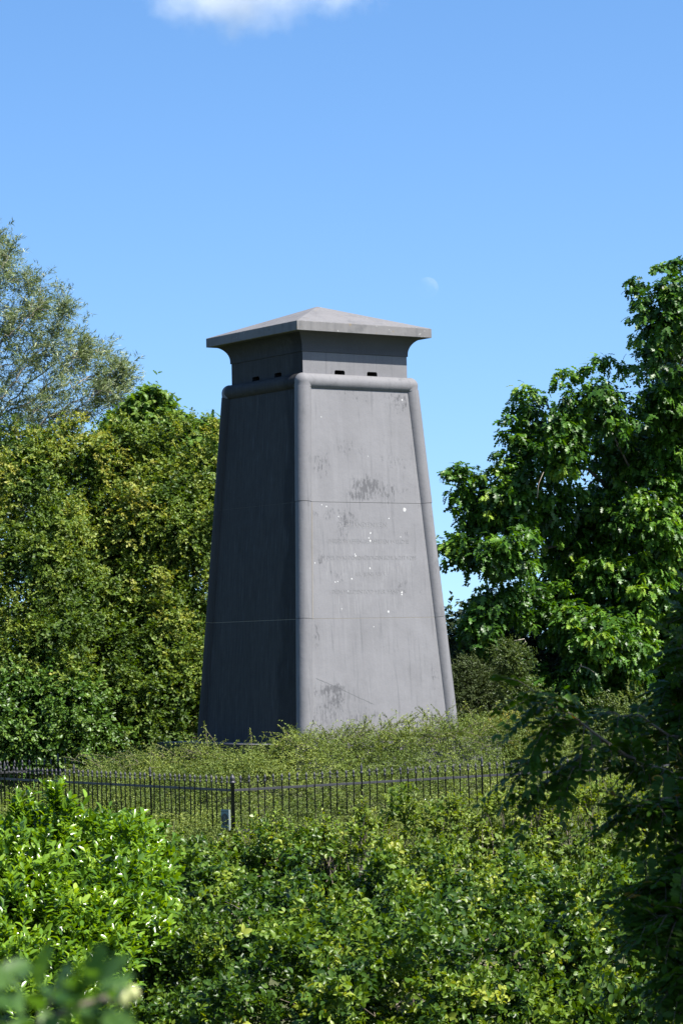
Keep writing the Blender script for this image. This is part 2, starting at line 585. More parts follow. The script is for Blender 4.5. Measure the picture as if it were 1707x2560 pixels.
        inz = t.math('MULTIPLY', t.math('SUBTRACT', 1.0, t.smooth(Z, az - .2, az)), t.smooth(Z, bz - .1, bz + .3))
        col = t.mix(t.math('MULTIPLY', t.math('MULTIPLY', t.math('MULTIPLY', inx, inz), drip), .38), col, dark)
        (ax, az), (bx, bz) = face_local(786, 1694), face_local(940, 1763)
        sl = (bz - az) / (bx - ax)
        ln = t.math('ABSOLUTE', t.math('SUBTRACT', t.math('SUBTRACT', Z, az), t.math('ADD', t.math('MULTIPLY', t.math('SUBTRACT', X, ax), sl), t.math('MULTIPLY', t.math('SUBTRACT', med, .5), .06))))
        cr = t.math('MULTIPLY', t.math('SUBTRACT', 1.0, t.smooth(ln, .003, .012)), t.math('MULTIPLY', t.smooth(X, ax, ax + .05), t.math('SUBTRACT', 1.0, t.smooth(X, bx - .1, bx))))
        col = t.mix(t.math('MULTIPLY', cr, .6), col, dark)
        # white bird droppings
        spots = [(1011, 1274, 6.2), (926, 1333, 2.8), (922, 1345, 2.6), (925, 1352, 3.6), (889, 1390, 3.0), (887, 1385, 2.2), (925, 1421, 2.8), (879, 1447, 2.8), (1004, 1481, 3.8), (1004, 1486, 2.4),
                 (971, 1529, 3.4), (816, 1266, 2.4), (854, 1522, 1.8), (787, 1407, 2.2), (972, 1296, 2.2), (1001, 1342, 1.6), (838, 1455, 2.2), (844, 1454, 2.0), (1005, 1000, 3.0), (846, 1291, 1.8), (804, 1262, 1.6), (934, 1567, 1.5), (870, 1477, 1.8), (803, 1042, 1.6), (920, 1140, 1.4)]
        warp = t.n('VectorMath', operation='SCALE')
        nzc = t.n('TexNoise')
        nzc.inputs['Scale'].default_value = 45
        t.l(v, nzc.inputs['Vector'])
        t.l(nzc.outputs['Color'], warp.inputs[0])
        warp.inputs['Scale'].default_value = .022
        wx = t.n('VectorMath', operation='ADD')
        t.l(v, wx.inputs[0])
        t.l(warp.outputs[0], wx.inputs[1])
        sw = t.n('SeparateXYZ')
        t.l(wx.outputs[0], sw.inputs[0])
        tot = None
        for (px, py, r_) in spots:
            cx, cz = face_local(px, py)
            dx = t.math('MULTIPLY', t.math('SUBTRACT', sw.outputs[0], cx + .011), .86)
            dz = t.math('MULTIPLY', t.math('SUBTRACT', sw.outputs[2], cz + .011), .78)
            rr = t.math('SQRT', t.math('ADD', t.math('MULTIPLY', dx, dx), t.math('MULTIPLY', dz, dz)))
            m = t.math('SUBTRACT', 1.0, t.smooth(rr, r_ / 160 * .38, r_ / 160 * .80))
            tot = m if tot is None else t.math('MAXIMUM', tot, m)
        col = t.mix(t.math('MULTIPLY', tot, .9), col, (.42, .42, .41))
    p = t.n('BsdfPrincipled')
    p.inputs['Specular IOR Level'].default_value = .25
    t.l(col, p.inputs['Base Color'])
    t.l(t.ramp(med, [(0, (.62,) * 3), (1, (.85,) * 3)]), p.inputs['Roughness'])
    b = t.n('Bump')
    b.inputs['Strength'].default_value = .35
    b.inputs['Distance'].default_value = .012
    h = t.math('ADD', t.math('MULTIPLY', fine, .3), t.math('ADD', med, t.math('MULTIPLY', big, 2.0)))
    t.l(h, b.inputs['Height'])
    t.l(b.outputs[0], p.inputs['Normal'])
    t.l(p.outputs[0], t.out.inputs[0])
    return t.m

M_FACE = stone_mat('stained_grey_face', 'face')
M_SIDE = stone_mat('streaked_shade_dark_face', 'side')  # base darkened for the shaded left side; the streaks are stains
M_STONE = stone_mat('grey_painted_stone', 'plain')
M_CAP = stone_mat('weathered_cap_stone', 'cap')
M_CORNICE_SHADE = stone_mat('shade_dark_cornice_stone', 'cornice_shade')  # shade under the cap put into a darker cornice colour
def plain_mat(name, c, rough=.8, spec=.3, metal=0.0):
    t = NT(name)
    g = t.n('NewGeometry')
    nz = t.noise(g.outputs['Position'], 35, 4, .6)
    p = t.n('BsdfPrincipled')
    t.l(t.mix(nz, tuple(x * .8 for x in c), tuple(x * 1.2 for x in c)), p.inputs['Base Color'])
    p.inputs['Roughness'].default_value = rough
    p.inputs['Specular IOR Level'].default_value = spec
    p.inputs['Metallic'].default_value = metal
    t.l(p.outputs[0], t.out.inputs[0])
    return t.m
M_LIME = plain_mat('lime_in_letters', (.175, .175, .178))
M_MORTAR = plain_mat('cream_mortar', (.19, .170, .135))
M_MORTAR_DARK = plain_mat('dirty_mortar', (.05, .048, .045))
M_VOID = plain_mat('dark_vent_inside', (.012, .012, .012))

mon = empty('monument', (TC[0], TC[1], 0), ROT)
tag(mon, 'tall grey tapering stone monument with corner rolls and pyramid cap behind the railing', 'monument')

def boolean_cut(o, cutter):
    md = o.modifiers.new('cut', 'BOOLEAN')
    md.operation = 'DIFFERENCE'
    md.solver = 'EXACT'
    md.object = cutter
    dg = bpy.context.evaluated_depsgraph_get()
    me = bpy.data.meshes.new_from_object(o.evaluated_get(dg))
    o.modifiers.clear()
    old = o.data
    o.data = me
    bpy.data.meshes.remove(old)
    cm = cutter.data
    bpy.data.objects.remove(cutter)
    return o

def cap_flat(o):
    """Smooth sides, flat ends."""
    b = bmesh.new()
    b.from_mesh(o.data)
    for f in b.faces:
        if len(f.verts) > 4:
            f.smooth = False
            for e in f.edges: e.smooth = False
    b.to_mesh(o.data)
    b.free()

ZJ = (1.7015, 3.4849)
GAP = 0.007
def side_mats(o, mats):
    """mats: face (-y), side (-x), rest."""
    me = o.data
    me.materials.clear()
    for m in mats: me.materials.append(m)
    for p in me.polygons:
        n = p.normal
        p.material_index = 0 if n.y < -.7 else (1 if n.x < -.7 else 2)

def text_cutter(lines):
    """Solid letters to be cut out of the inscription face (local coordinates)."""
    bm_all = bmesh.new()
    for txt, xl, xr, yb, hpx in lines:
        cu = bpy.data.curves.new('letters', 'FONT')
        cu.body = txt
        cu.align_x = 'CENTER'
        cu.size = 1.0
        cu.extrude = 0.5
        cu.resolution_u = 2
        cu.space_character = 1.06
        o = bpy.data.objects.new('letters', cu)
        COL.objects.link(o)
        dg = bpy.context.evaluated_depsgraph_get()
        me = bpy.data.meshes.new_from_object(o.evaluated_get(dg))
        bpy.data.objects.remove(o)
        co = np.array([v.co[:] for v in me.vertices])
        (x0, z0), (x1, _) = face_local(xl, yb), face_local(xr, yb)
        zt = face_local(xl, yb - hpx)[1]
        w = co[:, 0].max() - co[:, 0].min()
        sx = (x1 - x0) / w
        sz = (zt - z0) / .70
        zc = (z0 + face_local(xr, yb)[1]) / 2
        xm = (x0 + x1) / 2
        mid = (co[:, 0].max() + co[:, 0].min()) / 2
        for v, c in zip(me.vertices, co):
            X_ = xm + (c[0] - mid) * sx
            Z_ = zc + c[1] * sz
            y_face = -(half(Z_) + PQ)
            v.co = (X_, y_face + (.0030 if c[2] < 0 else -.05), Z_)
        bm_all.from_mesh(me)
        bpy.data.meshes.remove(me)
    bmesh.ops.remove_doubles(bm_all, verts=bm_all.verts, dist=1e-6)
    bmesh.ops.recalc_face_normals(bm_all, faces=bm_all.faces)
    me = bpy.data.meshes.new('letters')
    bm_all.to_mesh(me)
    bm_all.free()
    o = bpy.data.objects.new('letters', me)
    COL.objects.link(o)
    return o

zs = [Z0, *ZJ, 5.30]
for i in range(3):
    a, b = zs[i] + (GAP / 2 if i else 0), zs[i + 1] - (GAP / 2 if i < 2 else 0)
    bm = bmesh.new()
    bm_square_stack(bm, [(half(a) + PQ, a), (half(b) + PQ, b)])
    o = bm_obj('shaft_course', bm, None)
    if i == 1:
        cut = text_cutter([('DEM ANDENKEN', 846, 966, 1319, 12.5), ('IHRER WAFFENGEFÄHRTEN WELCHE', 822, 1021, 1359.5, 10.5),
                           ('IN DER EWIG DENKWÜRDIGEN SCHLACHT VOM', 802, 1038, 1400, 10), ('18. JUNI 1815.', 890, 965, 1442, 11), ('DEN HELDENTOD HIER FANDEN', 830, 1014, 1485, 10.5)])
        boolean_cut(o, cut)
        o['label'] = 'middle course with five carved lines of worn lettering'
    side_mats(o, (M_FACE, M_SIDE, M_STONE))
    if i == 1:      # lime has settled in the cut letters
        o.data.materials.append(M_LIME)
        for p in o.data.polygons:
            c = p.center
            if p.normal.y < -.7 and -c.y < half(c.z) + PQ - .0012: p.material_index = 3
    o.parent = mon
# mortar seen in the joints
for z, m in ((ZJ[0], M_MORTAR), (ZJ[1], M_MORTAR_DARK)):
    bm = bmesh.new()
    w = half(z) + PQ - .002
    bm_square_stack(bm, [(w, z - GAP), (w, z + GAP)])
    bm_obj('mortar_joint', bm, m, mon)
# corner rolls, one length per course
for sx_, sy_ in ((-1, -1), (1, -1), (-1, 1), (1, 1)):
    for i in range(3):
        a, b = zs[i] + (GAP / 2 if i else 0), (zs[i + 1] - GAP / 2 if i < 2 else H1 - .02)
        off = .006 if (i == 2 and sx_ > 0) else 0.0
        rad = RR + (.003 if i == 2 else 0)
        bm = bmesh.new()
        pts = [((sx_ * (half(z) + off)), sy_ * (half(z) + off * .4), z) for z in np.linspace(a, b, 5)]
        bm_tube(bm, pts, rad, 28)
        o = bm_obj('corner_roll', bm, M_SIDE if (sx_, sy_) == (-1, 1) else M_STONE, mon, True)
        cap_flat(o)
    bm = bmesh.new()
    for z, m in ((ZJ[0], 0), (ZJ[1], 1)):
        bm2 = bmesh.new()
        bm_tube(bm2, [(sx_ * half(z), sy_ * half(z), z - GAP), (sx_ * half(z), sy_ * half(z), z + GAP)], RR - .004, 20)
        bm_obj('roll_joint', bm2, M_MORTAR if m == 0 else M_MORTAR_DARK, mon)
    bm.free()
# vertical mortar line beside the front corner roll
bm = bmesh.new()
q = math.sqrt(RR ** 2 - PQ ** 2)
za, zb = ZJ[0] + .01, ZJ[1] - .01
vs = []
for z in (za, zb):
    h_ = half(z)
    for dx, dy in ((0, 0), (.009, 0), (.009, -.004), (0, -.004)):
        vs.append(bm.verts.new((-h_ + q + .002 + dx, -(h_ + PQ) + .001 + dy, z)))
for f in ((0, 1, 5, 4), (1, 2, 6, 5), (2, 3, 7, 6), (3, 0, 4, 7), (0, 3, 2, 1), (4, 5, 6, 7)):
    bm.faces.new([vs[i] for i in f])
bm_obj('mortar_strip', bm, M_MORTAR, mon)
# horizontal roll with rounded elbows
HZ = 5.345
RH = .130
for k in range(4):
    bm = bmesh.new()
    s = A1 - .005
    a = [(-s, -s), (s, -s), (s, s), (-s, s)][k]
    b = [(-s, -s), (s, -s), (s, s), (-s, s)][(k + 1) % 4]
    d = Vector((b[0] - a[0], b[1] - a[1], 0)).normalized() * .03
    bm_tube(bm, [Vector((*a, HZ)) + d * t_ for t_ in (0,)] + [Vector((*a, HZ)) + (Vector((*b, HZ)) - Vector((*a, HZ))) * t_ for t_ in (.25, .5, .75, 1)], RH, 28)
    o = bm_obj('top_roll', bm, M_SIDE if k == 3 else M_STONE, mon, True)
    cap_flat(o)
    bm = bmesh.new()
    bmesh.ops.create_uvsphere(bm, u_segments=28, v_segments=16, radius=RH + .004)
    # rounded elbow: ball above, short sleeve below
    for v in bm.verts:
        if v.co.z < 0:
            r_ = math.hypot(v.co.x, v.co.y)
            zz = v.co.z
            if r_ > 1e-6:
                f_ = (RH + .002) / r_
                if zz > -.125: v.co.x *= f_; v.co.y *= f_
            v.co.z = zz * .72
    bmesh.ops.translate(bm, vec=(a[0], a[1], HZ), verts=bm.verts)
    bm_obj('roll_elbow', bm, M_STONE, mon, True)
# neck with vents
NK, HN = 0.996, 5.8112
bm = bmesh.new()
bm_square_stack(bm, [(NK, 5.2), (NK, HN)])
neck = bm_obj('neck', bm, None)
bm = bmesh.new()
for side in range(4):
    for x in (-.305, .315):
        b2 = bmesh.new()
        bm_box(b2, x - .098, x + .098, -NK - .1, -NK + .3, 5.43, 5.546, 0)
        bmesh.ops.bevel(b2, geom=[e for e in b2.edges if abs(e.verts[0].co.y - e.verts[1].co.y) > .1], offset=.028, segments=3, affect='EDGES', profile=.5)
        bmesh.ops.rotate(b2, cent=(0, 0, 0), matrix=Matrix.Rotation(side * math.pi / 2, 3, 'Z'), verts=b2.verts)
        bmesh.ops.recalc_face_normals(b2, faces=b2.faces)
        me = bpy.data.meshes.new('v')
        b2.to_mesh(me)
        b2.free()
        bm.from_mesh(me)
        bpy.data.meshes.remove(me)
me = bpy.data.meshes.new('vents')
bm.to_mesh(me)
bm.free()
cut = bpy.data.objects.new('vents', me)
COL.objects.link(cut)
boolean_cut(neck, cut)
neck.data.materials.clear()
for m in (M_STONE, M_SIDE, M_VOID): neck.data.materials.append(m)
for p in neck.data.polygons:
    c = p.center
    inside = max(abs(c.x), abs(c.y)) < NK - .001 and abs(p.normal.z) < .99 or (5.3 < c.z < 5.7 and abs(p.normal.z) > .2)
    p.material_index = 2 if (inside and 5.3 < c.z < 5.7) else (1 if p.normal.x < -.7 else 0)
neck.parent = mon
# hollow (cavetto) cornice
CW, HC1, HC2, HA = 1.2818, 6.101, 6.243, 6.6712
w0, w1 = NK + .014, CW - .055
prof = [(w0, HN + .002)]
for k in range(0, 15):
    a = math.pi / 2 * k / 14
    prof.append((w0 + (w1 - w0) * (1 - math.cos(a)), HN + .035 + (HC1 - HN - .035 - .006) * math.sin(a)))
bm = bmesh.new()
bm_square_stack(bm, prof)
corn = bm_obj('hollow_cornice', bm, None, mon)
side_mats(corn, (M_CORNICE_SHADE, M_SIDE, M_CORNICE_SHADE))
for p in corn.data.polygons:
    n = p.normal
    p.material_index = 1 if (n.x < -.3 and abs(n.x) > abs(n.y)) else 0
# cap
bm = bmesh.new()
bm_square_stack(bm, [(CW - .004, HC1 - .004), (CW, HC1), (CW, HC2 - .006), (CW - .006, HC2)])
bm_obj('cap_slab', bm, M_CAP, mon)
bm = bmesh.new()
bm_square_stack(bm, [(CW - .010, HC2 + .0015), (.012, HA)])
bm_obj('cap_pyramid', bm, M_CAP, mon)
# plinth
bm = bmesh.new()
PW = A0 + .56
bm_square_stack(bm, [(PW, -.9), (PW, PLINTH_Z - .002), (PW - .002, PLINTH_Z)])
o = bm_obj('plinth', bm, M_STONE, mon)
side_mats(o, (M_STONE, M_SIDE, M_STONE))

# ------------------------------------------------------------------ iron railing
M_IRON = plain_mat('black_painted_iron', (.026, .026, .029), .5, .5)
Z_UP, Z_LO = -.622, -1.1675
FSP = PANEL / 16
def picket_mesh(r, top, knob, spike):
    bm = bmesh.new()
    zb = -1.62
    bm_lathe(bm, [(r, zb), (r, top - spike - .045), (r * 1.75, top - spike - .04), (r * 1.75, top - spike - .022), (r * 1.1, top - spike - .015),
                  (r * 1.2, top - spike - .005), (knob, top - spike * .72), (knob * .95, top - spike * .55), (knob * .5, top - spike * .3), (.0015, top)], (0, 0), 8)
    me = bpy.data.meshes.new('picket')
    bmesh.ops.recalc_face_normals(bm, faces=bm.faces)
    bm.to_mesh(me)
    bm.free()
    me.polygons.foreach_set('use_smooth', [True] * len(me.polygons))
    me.materials.append(M_IRON)
    return me
ME_PICKET = picket_mesh(.0088, -.425, .0185, .062)
ME_POST = picket_mesh(.0135, -.345, .019, .105)
ME_CORNER = picket_mesh(.027, -.40, .038, .085)

def fence(origin, d, npanel, label, last_corner=False, first_corner=True):
    ang = math.atan2(d[1], d[0])
    f = empty('iron_railing', (origin[0], origin[1], 0), ang)
    tag(f, label, 'railing', 'railings around the monument')
    Lr = npanel * PANEL
    for z in (Z_UP, Z_LO):
        bm = bmesh.new()
        bm_box(bm, .0, Lr, -.006, .006, z - .0165, z + .0165, .003)
        bm_obj('rail', bm, M_IRON, f)
    for k in range(npanel * 16 + 1):
        if k == 0 and not first_corner: continue
        if k % 16 == 0:
            me = ME_CORNER if (k == 0 or (k == npanel * 16 and last_corner)) else ME_POST
            nm = 'post'
        else:
            me, nm = ME_PICKET, 'picket'
        o = bpy.data.objects.new(nm, me)
        COL.objects.link(o)
        o.parent = f
        o.location = (k * FSP, 0, random.uniform(-.006, .006))
        lean = .022 if nm == 'picket' else .012
        o.rotation_euler = (random.gauss(0, .010), random.gauss(0, lean * .35), random.uniform(0, 6))
    return f
fence(FC, -nr, 4, 'shaded black iron railing running left from the corner post, behind the glossy laurel')
fence(FC, tr, 4, 'black iron railing running right from the corner post with sunlit rails', True, False)
LC = FC - nr * 4 * PANEL
fence(LC, tr, 4, 'far black iron railing half lost in the bushes behind the left side of the mound')

# plaque on the railing beside the corner post
t = NT('blue_green_plaque_paint')
g = t.n('NewGeometry')
p = t.n('BsdfPrincipled')
t.l(t.mix(t.noise(g.outputs['Position'], 30, 4, .6), (.085, .145, .15), (.12, .185, .185)), p.inputs['Base Color'])
p.inputs['Roughness'].default_value = .5
t.l(p.outputs[0], t.out.inputs[0])
M_PLAQUE = t.m
M_EDGE = plain_mat('sunlit_plaque_edge', (.16, .19, .185), .5)  # sun on the plaque edge put into a paler colour
M_OVAL = plain_mat('dark_enamel_oval', (.035, .036, .038), .45)
M_MARK = plain_mat('pale_enamel_mark', (.11, .13, .125), .5)
zt, zb = at(575, 2024, 36)[2], at(575, 2076, 36)[2]
pl = empty('plaque', (FC[0], FC[1], 0), math.atan2(-nr[1], -nr[0]))
tag(pl, 'small blue green plaque with a dark oval emblem fixed to the railing corner post', 'plaque')
bm = bmesh.new()
PX0, PX1 = .008, .205
bm_box(bm, PX0, PX1, .045, .062, zb, zt, .002)
pb = bm_obj('panel', bm, M_PLAQUE, pl)
bm = bmesh.new()
bm_box(bm, PX0 - .006, PX0 - .0005, .040, .068, zb, zt, .0015)
bm_obj('edge_strip', bm, M_EDGE, pl)
for z in (zt - .028, zb + .028):
    bm = bmesh.new()
    bm_box(bm, PX0 + .004, PX1 - .004, .0622, .064, z - .003, z + .003)
    bm_obj('border_line', bm, M_OVAL, pl)
cx, cz = (PX0 + PX1) / 2 + .005, (zt + zb) / 2 + .002
bm = bmesh.new()
n_ = 32
for y_ in (.0625, .067):
    pass
r0 = [bm.verts.new((cx + .082 * math.cos(2 * math.pi * k / n_), .0625, cz + .083 * math.sin(2 * math.pi * k / n_))) for k in range(n_)]
r1 = [bm.verts.new((cx + .080 * math.cos(2 * math.pi * k / n_), .067, cz + .081 * math.sin(2 * math.pi * k / n_))) for k in range(n_)]
for k in range(n_): bm.faces.new((r0[k], r0[(k + 1) % n_], r1[(k + 1) % n_], r1[k]))
bm.faces.new(r1)
bm.faces.new(r0[::-1])
em = bm_obj('oval_emblem', bm, M_OVAL, pl)
bm = bmesh.new()
for (ax, az, w_, h_) in ((.0, -.045, .012, .016), (.012, -.03, .010, .02), (-.006, -.015, .022, .010), (.0, .012, .012, .03), (-.012, .03, .010, .012), (.010, .04, .010, .012)):
    bm_box(bm, cx + ax - w_, cx + ax + w_, .0672, .069, cz + az - h_, cz + az + h_)
o = bm_obj('emblem_figure', bm, M_MARK, em)
for o_ in (em,):
    o_.parent = pl

# ------------------------------------------------------------------ moon
MOON_D = 6000
mp_ = at(1068.5, 720, MOON_D)
bm = bmesh.new()
bmesh.ops.create_uvsphere(bm, u_segments=64, v_segments=32, radius=27.0 / F_PX * MOON_D)
t = NT('moon_dust_seen_through_the_sky')
tcn = t.n('TexCoord')
phase_noise = t.noise(tcn.outputs['Object'], .07, 3, .5)
df = t.n('BsdfDiffuse')
sxm = t.n('SeparateXYZ')
t.l(tcn.outputs['Object'], sxm.inputs[0])
phase_mask = t.math('ADD', t.math('MULTIPLY', t.math('ADD', sxm.outputs[0], sxm.outputs[2]), .034), t.math('MULTIPLY', t.math('SUBTRACT', phase_noise, .5), 1.2))
t.l(t.mix(t.smooth(phase_mask, -.30, .85), (.0012, .0008, .0002), (.022, .016, .003)), df.inputs[0])  # unlit side painted in: lower left darkened for the phase
tp = t.n('BsdfTransparent')
ad = t.n('AddShader')
t.l(df.outputs[0], ad.inputs[0])
t.l(tp.outputs[0], ad.inputs[1])
t.l(ad.outputs[0], t.out.inputs[0])
mo = bm_obj('moon', bm, t.m, None, True)
mo.location = mp_
tag(mo, 'faint pale half moon in the blue sky above the right shoulder of the monument', 'moon')

# ------------------------------------------------------------------ cloud
CD = 1500.0
cc = at(650, -68, CD)
bm = bmesh.new()
bmesh.ops.create_icosphere(bm, subdivisions=4, radius=1.0)
for v in bm.verts: v.co = (v.co.x * 108, v.co.y * 60, v.co.z * 44)
t = NT('cloud_vapour')
tcn = t.n('TexCoord')
v = tcn.outputs['Object']
sx = t.n('SeparateXYZ')
t.l(v, sx.inputs[0])
e2 = None
for k, (s_, ax) in enumerate(((100, 0), (56, 1), (40, 2))):
    q = t.math('POWER', t.math('ABSOLUTE', t.math('DIVIDE', sx.outputs[ax], s_)), 2.0)
    e2 = q if e2 is None else t.math('ADD', e2, q)
nz = t.noise(v, .022, 6, .6)
dn = t.math('SUBTRACT', t.math('ADD', t.math('MULTIPLY', nz, 2.6), -.75), e2)
dens = t.math('MULTIPLY', t.smooth(dn, .0, 1.0), .045)
vs_ = t.n('VolumePrincipled')
vs_.inputs['Color'].default_value = (.98, .985, 1, 1)
vs_.inputs['Anisotropy'].default_value = .0
t.l(dens, vs_.inputs['Density'])
t.l(vs_.outputs[0], t.out.inputs['Volume'])
cl = bm_obj('cloud', bm, t.m)
cl.location = cc
tag(cl, 'small wispy white cloud at the top of the blue sky', 'cloud')

# ------------------------------------------------------------------ foliage
def G(x, y, z=None):
    return np.array([x, y, float(ground_z(x, y)) if z is None else z])

def plant(name, label, cat, base, group=None):
    o = empty(name, tuple(base))
    tag(o, label, cat, group)
    return o

def blobs_px(lst):
    return [(at(x, y, D), r) for (x, y, D, r) in lst]

# ---- ground cover on the mound
def mound_cover():
    L = Leaves()
    sh = bmesh.new()
    n = 15000
    # points spread over the mound in monument coordinates, most of them on the two sides in view
    lx, ly = rng.uniform(-5.6, 5.6, n * 2), rng.uniform(-5.9, 5.6, n * 2)
    m = np.maximum(np.abs(lx), np.abs(ly)) > PW + .02
    keep = m & ((ly < 1.0) | (lx < -1.0) | (rng.random(n * 2) < .5))
    lx, ly = lx[keep], ly[keep]
    P2 = TC[None] + lx[:, None] * tr - ly[:, None] * nr
    hump = (np.sin(P2[:, 0] * 3.1 + 1.3) * np.cos(P2[:, 1] * 2.3) * .11 + np.sin(P2[:, 0] * 7.3 + P2[:, 1] * 5.1) * .09 + np.sin(P2[:, 0] * 13.1 - P2[:, 1] * 9.7) * .05)
    d = np.maximum(np.abs(lx), np.abs(ly))
    # taller growth against the right face and the right corner
    bx, by = rng.uniform(-5, 5, 130), rng.uniform(-5, 1, 130)
    br, bh = rng.uniform(.16, .42, 130), rng.uniform(.05, .24, 130)
    for k in range(130):
        hump = np.maximum(hump, bh[k] * np.exp(-((lx - bx[k]) ** 2 + (ly - by[k]) ** 2) / br[k] ** 2) + hump * .6)
    lean = np.exp(-((ly + PW + .3) / .5) ** 2) * sstep(lx, -2.6, -1.9) * .12 + np.exp(-((lx + PW + .25) / .4) ** 2) * sstep(ly, -.5, -1.6) * .12 + np.exp(-((lx - .9) / 1.5) ** 2 - ((ly + PW + .15) / .40) ** 2) * .30 + np.exp(-((lx - PW - .5) / .9) ** 2 - ((ly + 1.2) / 1.5) ** 2) * .36
    cut = np.exp(-((lx + PW + .2) / .5) ** 2) * (ly < .9) * .10 * (ly > -.9)
    z = ground_z(P2[:, 0], P2[:, 1]) + .24 + hump + lean - cut
    for lo, hi, tw, tl, nl, sz in ((.0, .55, 1, .26, 14, .034), (.3, 1.0, 1, .40, 17, .033)):
        sel = rng.random(len(lx)) < (.8 if lo == 0 else 1.0)
        O = np.stack([P2[sel, 0], P2[sel, 1], z[sel] - rng.uniform(.0, .26, sel.sum())], -1)
        k = sel.sum()
        D = nrm(rng.normal(size=(k, 3)) * np.array([1, 1, .45]) + np.array([0, 0, .45]))
        tint = .50 + .20 * np.sin(P2[sel, 0] * 1.9) * np.cos(P2[sel, 1] * 1.5 + 1) + .14 * rng.normal(size=k)
        twigs(L, O, D, tl, nl, sz, tint, spread=.75, droop=.25, up=.6, jitter=.5)
    # growth that has crept over the plinth and against the sunlit face
    for k in range(900):
        x = rng.uniform(-2.0, 1.9)
        w = .55 + .45 * sstep(x, -1.3, -.2)
        y = -PW + rng.uniform(-.12, .50) * w
        p = TC + x * tr - y * nr
        zt_ = PLINTH_Z + rng.uniform(-.28, .05 + .16 * w * rng.random())
        O = np.repeat(np.array([[p[0], p[1], zt_]]), 4, 0) + rng.normal(size=(4, 3)) * .05
        D = nrm(rng.normal(size=(4, 3)) + np.array([0, 0, .7]))
        twigs(L, O, D, .24, 13, .028, np.full(4, .5 + .18 * rng.normal()), spread=.75, droop=.3, up=.55, jitter=.5)
    # single long sprays standing out of it
    def spray(x, y, D_, dx, dy, ln, tint=.6, nl=26, size=.036, bend=.3):
        p0 = at(x, y, D_)
        p1 = at(x + dx, y + dy, D_ + rng.uniform(-.1, .1))
        pts = [p0 + (p1 - p0) * t + np.array([0, 0, -bend * np.linalg.norm(p1 - p0) * t * t + bend * .6 * np.linalg.norm(p1 - p0) * t]) for t in np.linspace(0, 1, 6)]
        bm_tube(sh, pts, list(np.linspace(.005, .0018, 6)), 5)
        for a, b in zip(pts[:-1], pts[1:]):
            twigs(L, np.array([a]), np.array([b - a]), np.linalg.norm(b - a), nl // 5 + 1, size, np.array([tint]), spread=.9, up=.4, jitter=.4, start=.05)
    for s in ((545, 1870, 39.9, -38, -62, 1), (520, 1865, 40, -10, -70, 1), (630, 1872, 39.7, -4, -58, 1), (648, 1872, 39.7, 14, -40, 1), (735, 1858, 39.5, -74, -38, 1), (730, 1850, 39.5, -35, -44, 1),
              (715, 1850, 39.5, -8, -34, 1), (770, 1850, 39.4, 12, -48, 1), (470, 1885, 40.6, -30, -22, 1), (440, 1890, 41, -60, -40, 1), (420, 1900, 41, -60, -25, 1), (345, 1905, 41.3, -60, -35, 1),
              (300, 1905, 41.5, -90, -30, 1), (860, 1835, 39.8, 20, -30, 1), (900, 1830, 39.8, 30, -34, 1), (955, 1822, 40, 32, -34, 1), (980, 1816, 40, 55, -22, 1), (1060, 1808, 40.3, 10, -36, 1), (1105, 1800, 40.5, -14, -30, 1),
              (1140, 1795, 41, 24, -40, 1), (1180, 1790, 41, -20, -42, 1), (1225, 1790, 41, 20, -44, 1), (575, 1880, 39.7, 22, -34, 1), (690, 1868, 39.4, 24, -30, 1), (830, 1845, 39.6, -22, -26, 1), (400, 1900, 41, 30, -34, 1)):
        spray(*s[:6], tint=rng.uniform(.5, .95))
    for k in range(150):
        x = rng.uniform(180, 1300)
        y = 1890 - 60 * sstep(x, 700, 1000) + rng.uniform(-6, 40)
        spray(x, y, 40.5 if x < 600 else 39.8, rng.uniform(-50, 50), rng.uniform(-38, -8), 1, tint=rng.uniform(.35, .95), nl=20, size=.03)
    for k in range(46):
        x = rng.uniform(690, 1230)
        y = 1862 - 62 * sstep(x, 700, 1050) + rng.uniform(-4, 26)
        spray(x, y, 39.3 + .9 * sstep(x, 700, 1200), rng.uniform(-45, 45), rng.uniform(-52, -14), 1, tint=rng.uniform(.3, .9), nl=24, size=.036)
    o = L.build('ground_cover', T_rhomb(.5), M_COVER, None)
    tag(o, 'low small-leaved creeping ground cover spread over the mound inside the railing', 'ground cover', kind='stuff')
    st = bm_obj('stem', sh, M_BARK, o)
    st['kind'] = 'stuff'

M_COVER = leaf_mat('cotoneaster_leaf', [(0, (.028, .050, .008)), (.35, (.072, .108, .018)), (.65, (.125, .168, .033)), (1, (.24, .28, .06))], .55, .4, .25)
mound_cover()

